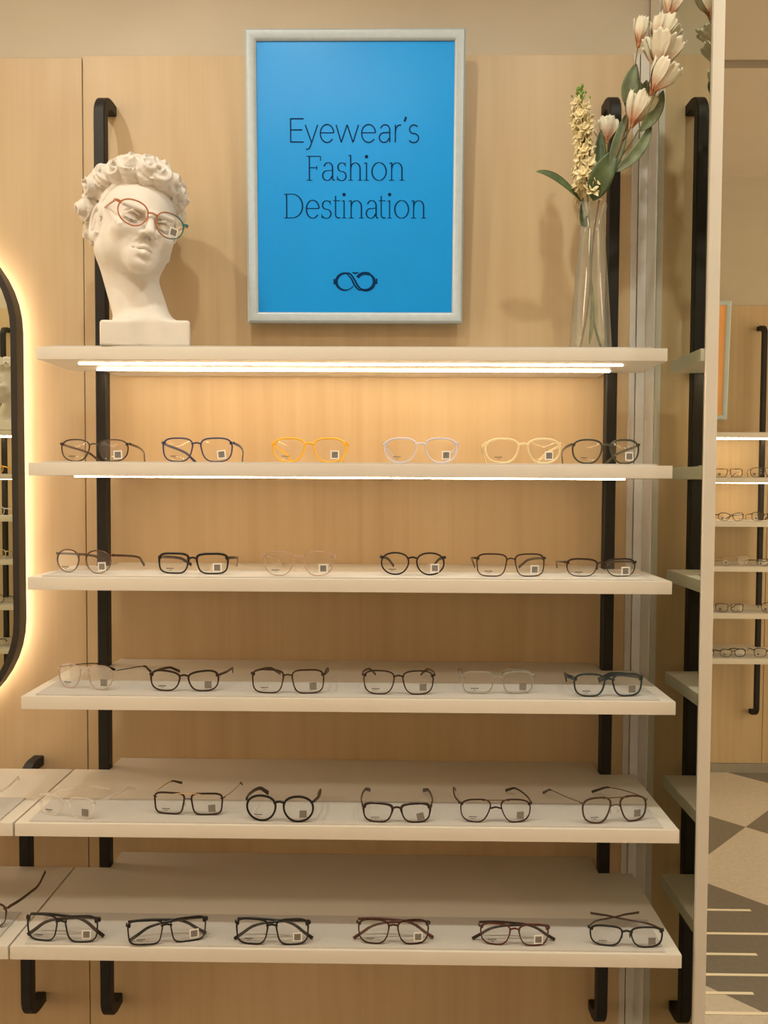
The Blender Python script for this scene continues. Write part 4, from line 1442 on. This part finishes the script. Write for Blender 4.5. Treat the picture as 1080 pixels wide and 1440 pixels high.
def bloom(parent, base, tip, rad, openness, name='bloom', seed=0, petals=6):
    """a ruffled cup of overlapping petals; local z runs from base to tip"""
    rng = random.Random(seed)
    B, T = Vector(base), Vector(tip)
    L = (T - B).length
    q = (T - B).to_track_quat('Z', 'Y')
    mb = MB()
    for lay, (np_, ro, ll) in enumerate(((petals, 1.0, 1.0), (petals - 1, 0.78, 0.98), (4, 0.5, 0.95))):
        for k in range(np_):
            a0 = 2 * PI * (k + 0.5 * lay) / np_ + rng.uniform(-.15, .15)
            span = 2 * PI / np_ * 0.78
            nu, nv = 12, 10
            lp = ll * rng.uniform(0.92, 1.08)
            fr = [rng.uniform(0, 6.28) for _ in range(3)]
            V0 = []
            for off in (0, 0.0007):
                for i in range(nv + 1):
                    t = i / nv
                    rr = rad * ro * (0.12 + (0.88 * math.sin(min(1, t * 1.35) * PI / 2) ** 1.0)) * (1 + openness * max(0, t - .6) * 1.3 - (0.22 - .3 * openness) * max(0, t - .65))
                    z = L * lp * t * (1 - 0.18 * openness * t)
                    wid = span * (0.55 + 0.55 * math.sin(PI * min(1, t * .62 + .1))) 
                    for j in range(nu + 1):
                        u = j / nu * 2 - 1
                        a = a0 + u * wid * .62
                        ruf = 0.10 * rad * t * t * math.sin(u * 4.5 + fr[0]) + 0.07 * rad * t * t * t * math.sin(u * 10 + fr[1])
                        r2 = rr + ruf - off + (0.10 * rad * u * t)
                        zz = z - L * .20 * abs(u) ** 2.5 * t + 0.05 * L * t * t * t * math.sin(u * 9 + fr[2])
                        V0.append((r2 * math.cos(a), r2 * math.sin(a), zz))
            n1 = (nv + 1) * (nu + 1)
            F = []
            for i in range(nv):
                for j in range(nu):
                    a = i * (nu + 1) + j
                    F.append((a, a + 1, a + nu + 2, a + nu + 1))
                    F.append((n1 + a, n1 + a + nu + 1, n1 + a + nu + 2, n1 + a + 1))
            for j in range(nu):
                a = nv * (nu + 1) + j
                F.append((a, a + 1, n1 + a + 1, n1 + a))
            for i in range(nv):
                for a in (i * (nu + 1), i * (nu + 1) + nu):
                    F.append((a, a + nu + 1, n1 + a + nu + 1, n1 + a))
            mb.add(V0, F)
    o = obj(name, mb, M['petal'], parent, smooth=True)
    o.rotation_mode = 'QUATERNION'
    o.rotation_quaternion = q
    o.location = B - parent.location
    sb = MB()
    for k in range(6):
        a = 2 * PI * k / 6 + .3
        pth = [(0.1 * rad * math.cos(a), 0.1 * rad * math.sin(a), -0.004)]
        for t in (.14, .28, .44):
            rr = rad * (0.16 + 0.88 * math.sin(t * 1.05 * PI / 2) ** 1.1) + 0.001
            pth.append((rr * math.cos(a), rr * math.sin(a), L * t))
        sb.tube(catmull(pth, 3), 0.0012, 5, scales=[1.3 - 1.1 * i / 9 for i in range(10)])
    sb.ball((0, 0, -0.002), (0.0042, 0.0042, 0.006), 8, 6)
    so = obj('sepals', sb, M['sepal'], o, smooth=True)
    return o

def loc_pts(pts, root): return [Vector(p) - root.location for p in pts]

# --- the branch of white blooms
br = empty('white_flower_branch', (1.078, -0.150, vz + 0.014))
tag(br, 'long branch of white ruffled blooms with grey green leaves leaning right from the vase', 'flower')
O = br.location
def stem(parent, pts, r, m, name='stem', taper=0.5):
    C = catmull([Vector(p) - parent.location for p in pts], 6)
    n = len(C)
    return obj(name, MB().tube(C, r, 7, scales=[1 - taper * i / (n - 1) for i in range(n)]), m, parent, smooth=True)
stem(br, [(1.056, -.150, vz + .014), (1.070, -.152, vz + .10), (1.078, -.158, vz + .24), (1.092, -.180, 2.200), (1.106, -.205, 2.226), (1.122, -.215, 2.285), (1.126, -.220, 2.330), (1.141, -.222, 2.432)], .0021, M['stembrown'])
stem(br, [(1.106, -.205, 2.226), (1.135, -.215, 2.290), (1.158, -.220, 2.345), (1.182, -0.239, 2.433), (1.198, -0.239, 2.470)], .0017, M['stembrown'])
stem(br, [(1.095, -.185, 2.206), (1.125, -.205, 2.240), (1.148, -0.239, 2.280), (1.166, -0.254, 2.328)], .0016, M['stem'])
stem(br, [(1.114, -.210, 2.255), (1.124, -.218, 2.268), (1.132, -.222, 2.282)], .0014, M['stembrown'])
stem(br, [(1.140, -.216, 2.305), (1.156, -0.249, 2.329), (1.168, -0.259, 2.363)], .0014, M['stembrown'])
stem(br, [(1.095, -.175, 2.20), (1.104, -.150, 2.26), (1.110, -.130, 2.295)], .0013, M['stem'])
bloom(br, (1.141, -.222, 2.431), (1.146, -.222, 2.478), 0.0130, .1, seed=1, petals=5)
bloom(br, (1.168, -0.259, 2.365), (1.177, -0.266, 2.421), 0.0300, .55, seed=2)
bloom(br, (1.171, -0.239, 2.421), (1.192, -0.240, 2.463), 0.0250, .35, seed=3)
bloom(br, (1.159, -0.254, 2.328), (1.185, -0.276, 2.371), 0.0245, .25, seed=4)
bloom(br, (1.133, -.222, 2.282), (1.151, -.228, 2.338), 0.0260, .15, seed=5)
bloom(br, (1.193, -0.239, 2.472), (1.203, -0.236, 2.528), 0.0190, .35, seed=6)
bloom(br, (1.108, -.130, 2.290), (1.106, -.118, 2.335), 0.0210, .3, seed=7)
def leaf(parent, mt, *a, **k):
    mb = MB()
    leaf_mesh(mb, Vector(a[0]) - parent.location, Vector(a[1]) - parent.location, *a[2:], **k)
    return obj('leaf', mb, mt, parent, smooth=True)
leaf(br, M['leafback'], (1.124, -.218, 2.318), (1.136, -.226, 2.392), .0160, bend=(-.004, -.006, 0), blunt=.7)
leaf(br, M['leafback'], (1.146, -.222, 2.268), (1.184, -.236, 2.338), .0125, bend=(.004, -.006, -.006), blunt=.9)
leaf(br, M['leafback'], (1.104, -.200, 2.200), (1.166, -.224, 2.284), .0115, bend=(.010, -.008, -.008), blunt=.85)
leaf(br, M['leafback'], (1.100, -.196, 2.200), (1.127, -.206, 2.312), .0130, bend=(-.002, -.008, 0), blunt=.75)
leaf(br, M['green'], (1.096, -.150, 2.205), (1.094, -.140, 2.308), .0125, bend=(-.004, .0, 0), blunt=.7)
leaf(br, M['leafback'], (1.144, -.200, 2.345), (1.150, -.180, 2.390), .0130, bend=(.004, .004, 0))
leaf(br, M['leafback'], (1.152, -.195, 2.345), (1.170, -.180, 2.385), .0120, bend=(.004, .004, 0))

# --- the cream flower spike
sp2 = empty('cream_flower_spike', (1.060, -0.140, vz + 0.014))
tag(sp2, 'upright spike of small cream blossoms with green buds at its tip, left in the vase', 'flower')
stem(sp2, [(1.100, -.140, vz + .014), (1.080, -.148, vz + .08), (1.072, -.152, vz + .20), (1.062, -.168, 2.168), (1.053, -.174, 2.26), (1.044, -.174, 2.362)], .0026, M['stem'])
rng = random.Random(11)
def blossom(parent, c, ndir, r, seed):
    rg = random.Random(seed)
    mb = MB()
    q = Vector(ndir).to_track_quat('Z', 'Y').to_matrix().to_4x4()
    T = Matrix.Translation(Vector(c) - parent.location) @ q
    for k in range(6):
        a = 2 * PI * k / 6 + rg.uniform(-.2, .2)
        up = rg.uniform(.15, .55)
        b = Vector((math.cos(a) * .001, math.sin(a) * .001, 0))
        t = Vector((math.cos(a), math.sin(a), up)) * r * rg.uniform(.8, 1.1)
        sub = MB()
        leaf_mesh(sub, b, t, r * .30, bend=(0, 0, -r * .10), face=(0, 0, 1), n=5, curl=.5, blunt=.62)
        mb.add(sub.v, sub.f, T=T)
    for k in range(4):
        a = 2 * PI * k / 4
        sub = MB()
        leaf_mesh(sub, (0, 0, .001), (math.cos(a) * r * .5, math.sin(a) * r * .5, r * .55), r * .20, face=(math.cos(a), math.sin(a), 0), n=4, curl=.3, blunt=.7)
        mb.add(sub.v, sub.f, T=T)
    mb.ball((0, 0, 0), .0016, 6, 4, T=T)
    return obj('blossom', mb, M['cream'], parent, smooth=True)
axis = catmull([(1.062, -.168, 2.168), (1.056, -.173, 2.215), (1.052, -.175, 2.26), (1.048, -.175, 2.30), (1.044, -.174, 2.340)], 8)
nb = 34
for k in range(nb):
    t = k / (nb - 1)
    c = axis[int(t * (len(axis) - 1))]
    a = k * 2.399 + rng.uniform(-.2, .2)
    rr = .030 * (1 - .35 * t) * (0.75 + .3 * math.sin(t * 9))
    d = Vector((math.cos(a), math.sin(a), .25))
    blossom(sp2, c + Vector((math.cos(a), math.sin(a), 0)) * rr * .62, d, .0205 * (1 - .25 * t), k + 40)
bd = MB()
for k in range(12):
    a = k * 2.399
    rr = .003 + .0022 * (k % 4)
    zz = 2.352 + .0022 * k
    c = Vector((1.043 + rr * math.cos(a), -.174 + rr * math.sin(a), zz)) - sp2.location
    bd.ball(tuple(c), (.0030, .0030, .0042), 8, 6)
for (dx, dz) in ((-.017, .004), (.018, .002), (.010, .012), (-.008, .010)):
    p0 = Vector((1.044, -.174, 2.340)) - sp2.location
    p1 = Vector((1.044 + dx, -.176, 2.352 + dz)) - sp2.location
    bd.tube([p0, (p0 + p1) / 2 + Vector((dx * .1, 0, -.002)), p1], .0007, 5)
    bd.ball(tuple(p1), (.0022, .0022, .0030), 6, 5)
o = obj('bud_cluster', bd, M['budgreen'], sp2, smooth=True)
o['label'] = 'small green unopened buds'
leaf(sp2, M['green'], (1.050, -.165, 2.158), (0.957, -.190, 2.206), .0125, bend=(-.004, -.006, .010), face=(0.2, -.8, .6), blunt=1.0)
leaf(sp2, M['green'], (1.072, -.175, 2.155), (1.108, -.202, 2.243), .0215, bend=(-.006, -.010, .0), blunt=.8)
leaf(sp2, M['green'], (1.062, -.155, 2.110), (1.054, -.165, 2.165), .0080, bend=(-.003, 0, .0))
leaf(sp2, M['stem'], (1.074, -.150, vz + .02), (1.076, -.150, vz + .15), .0040, bend=(.004, 0, 0), blunt=.8)
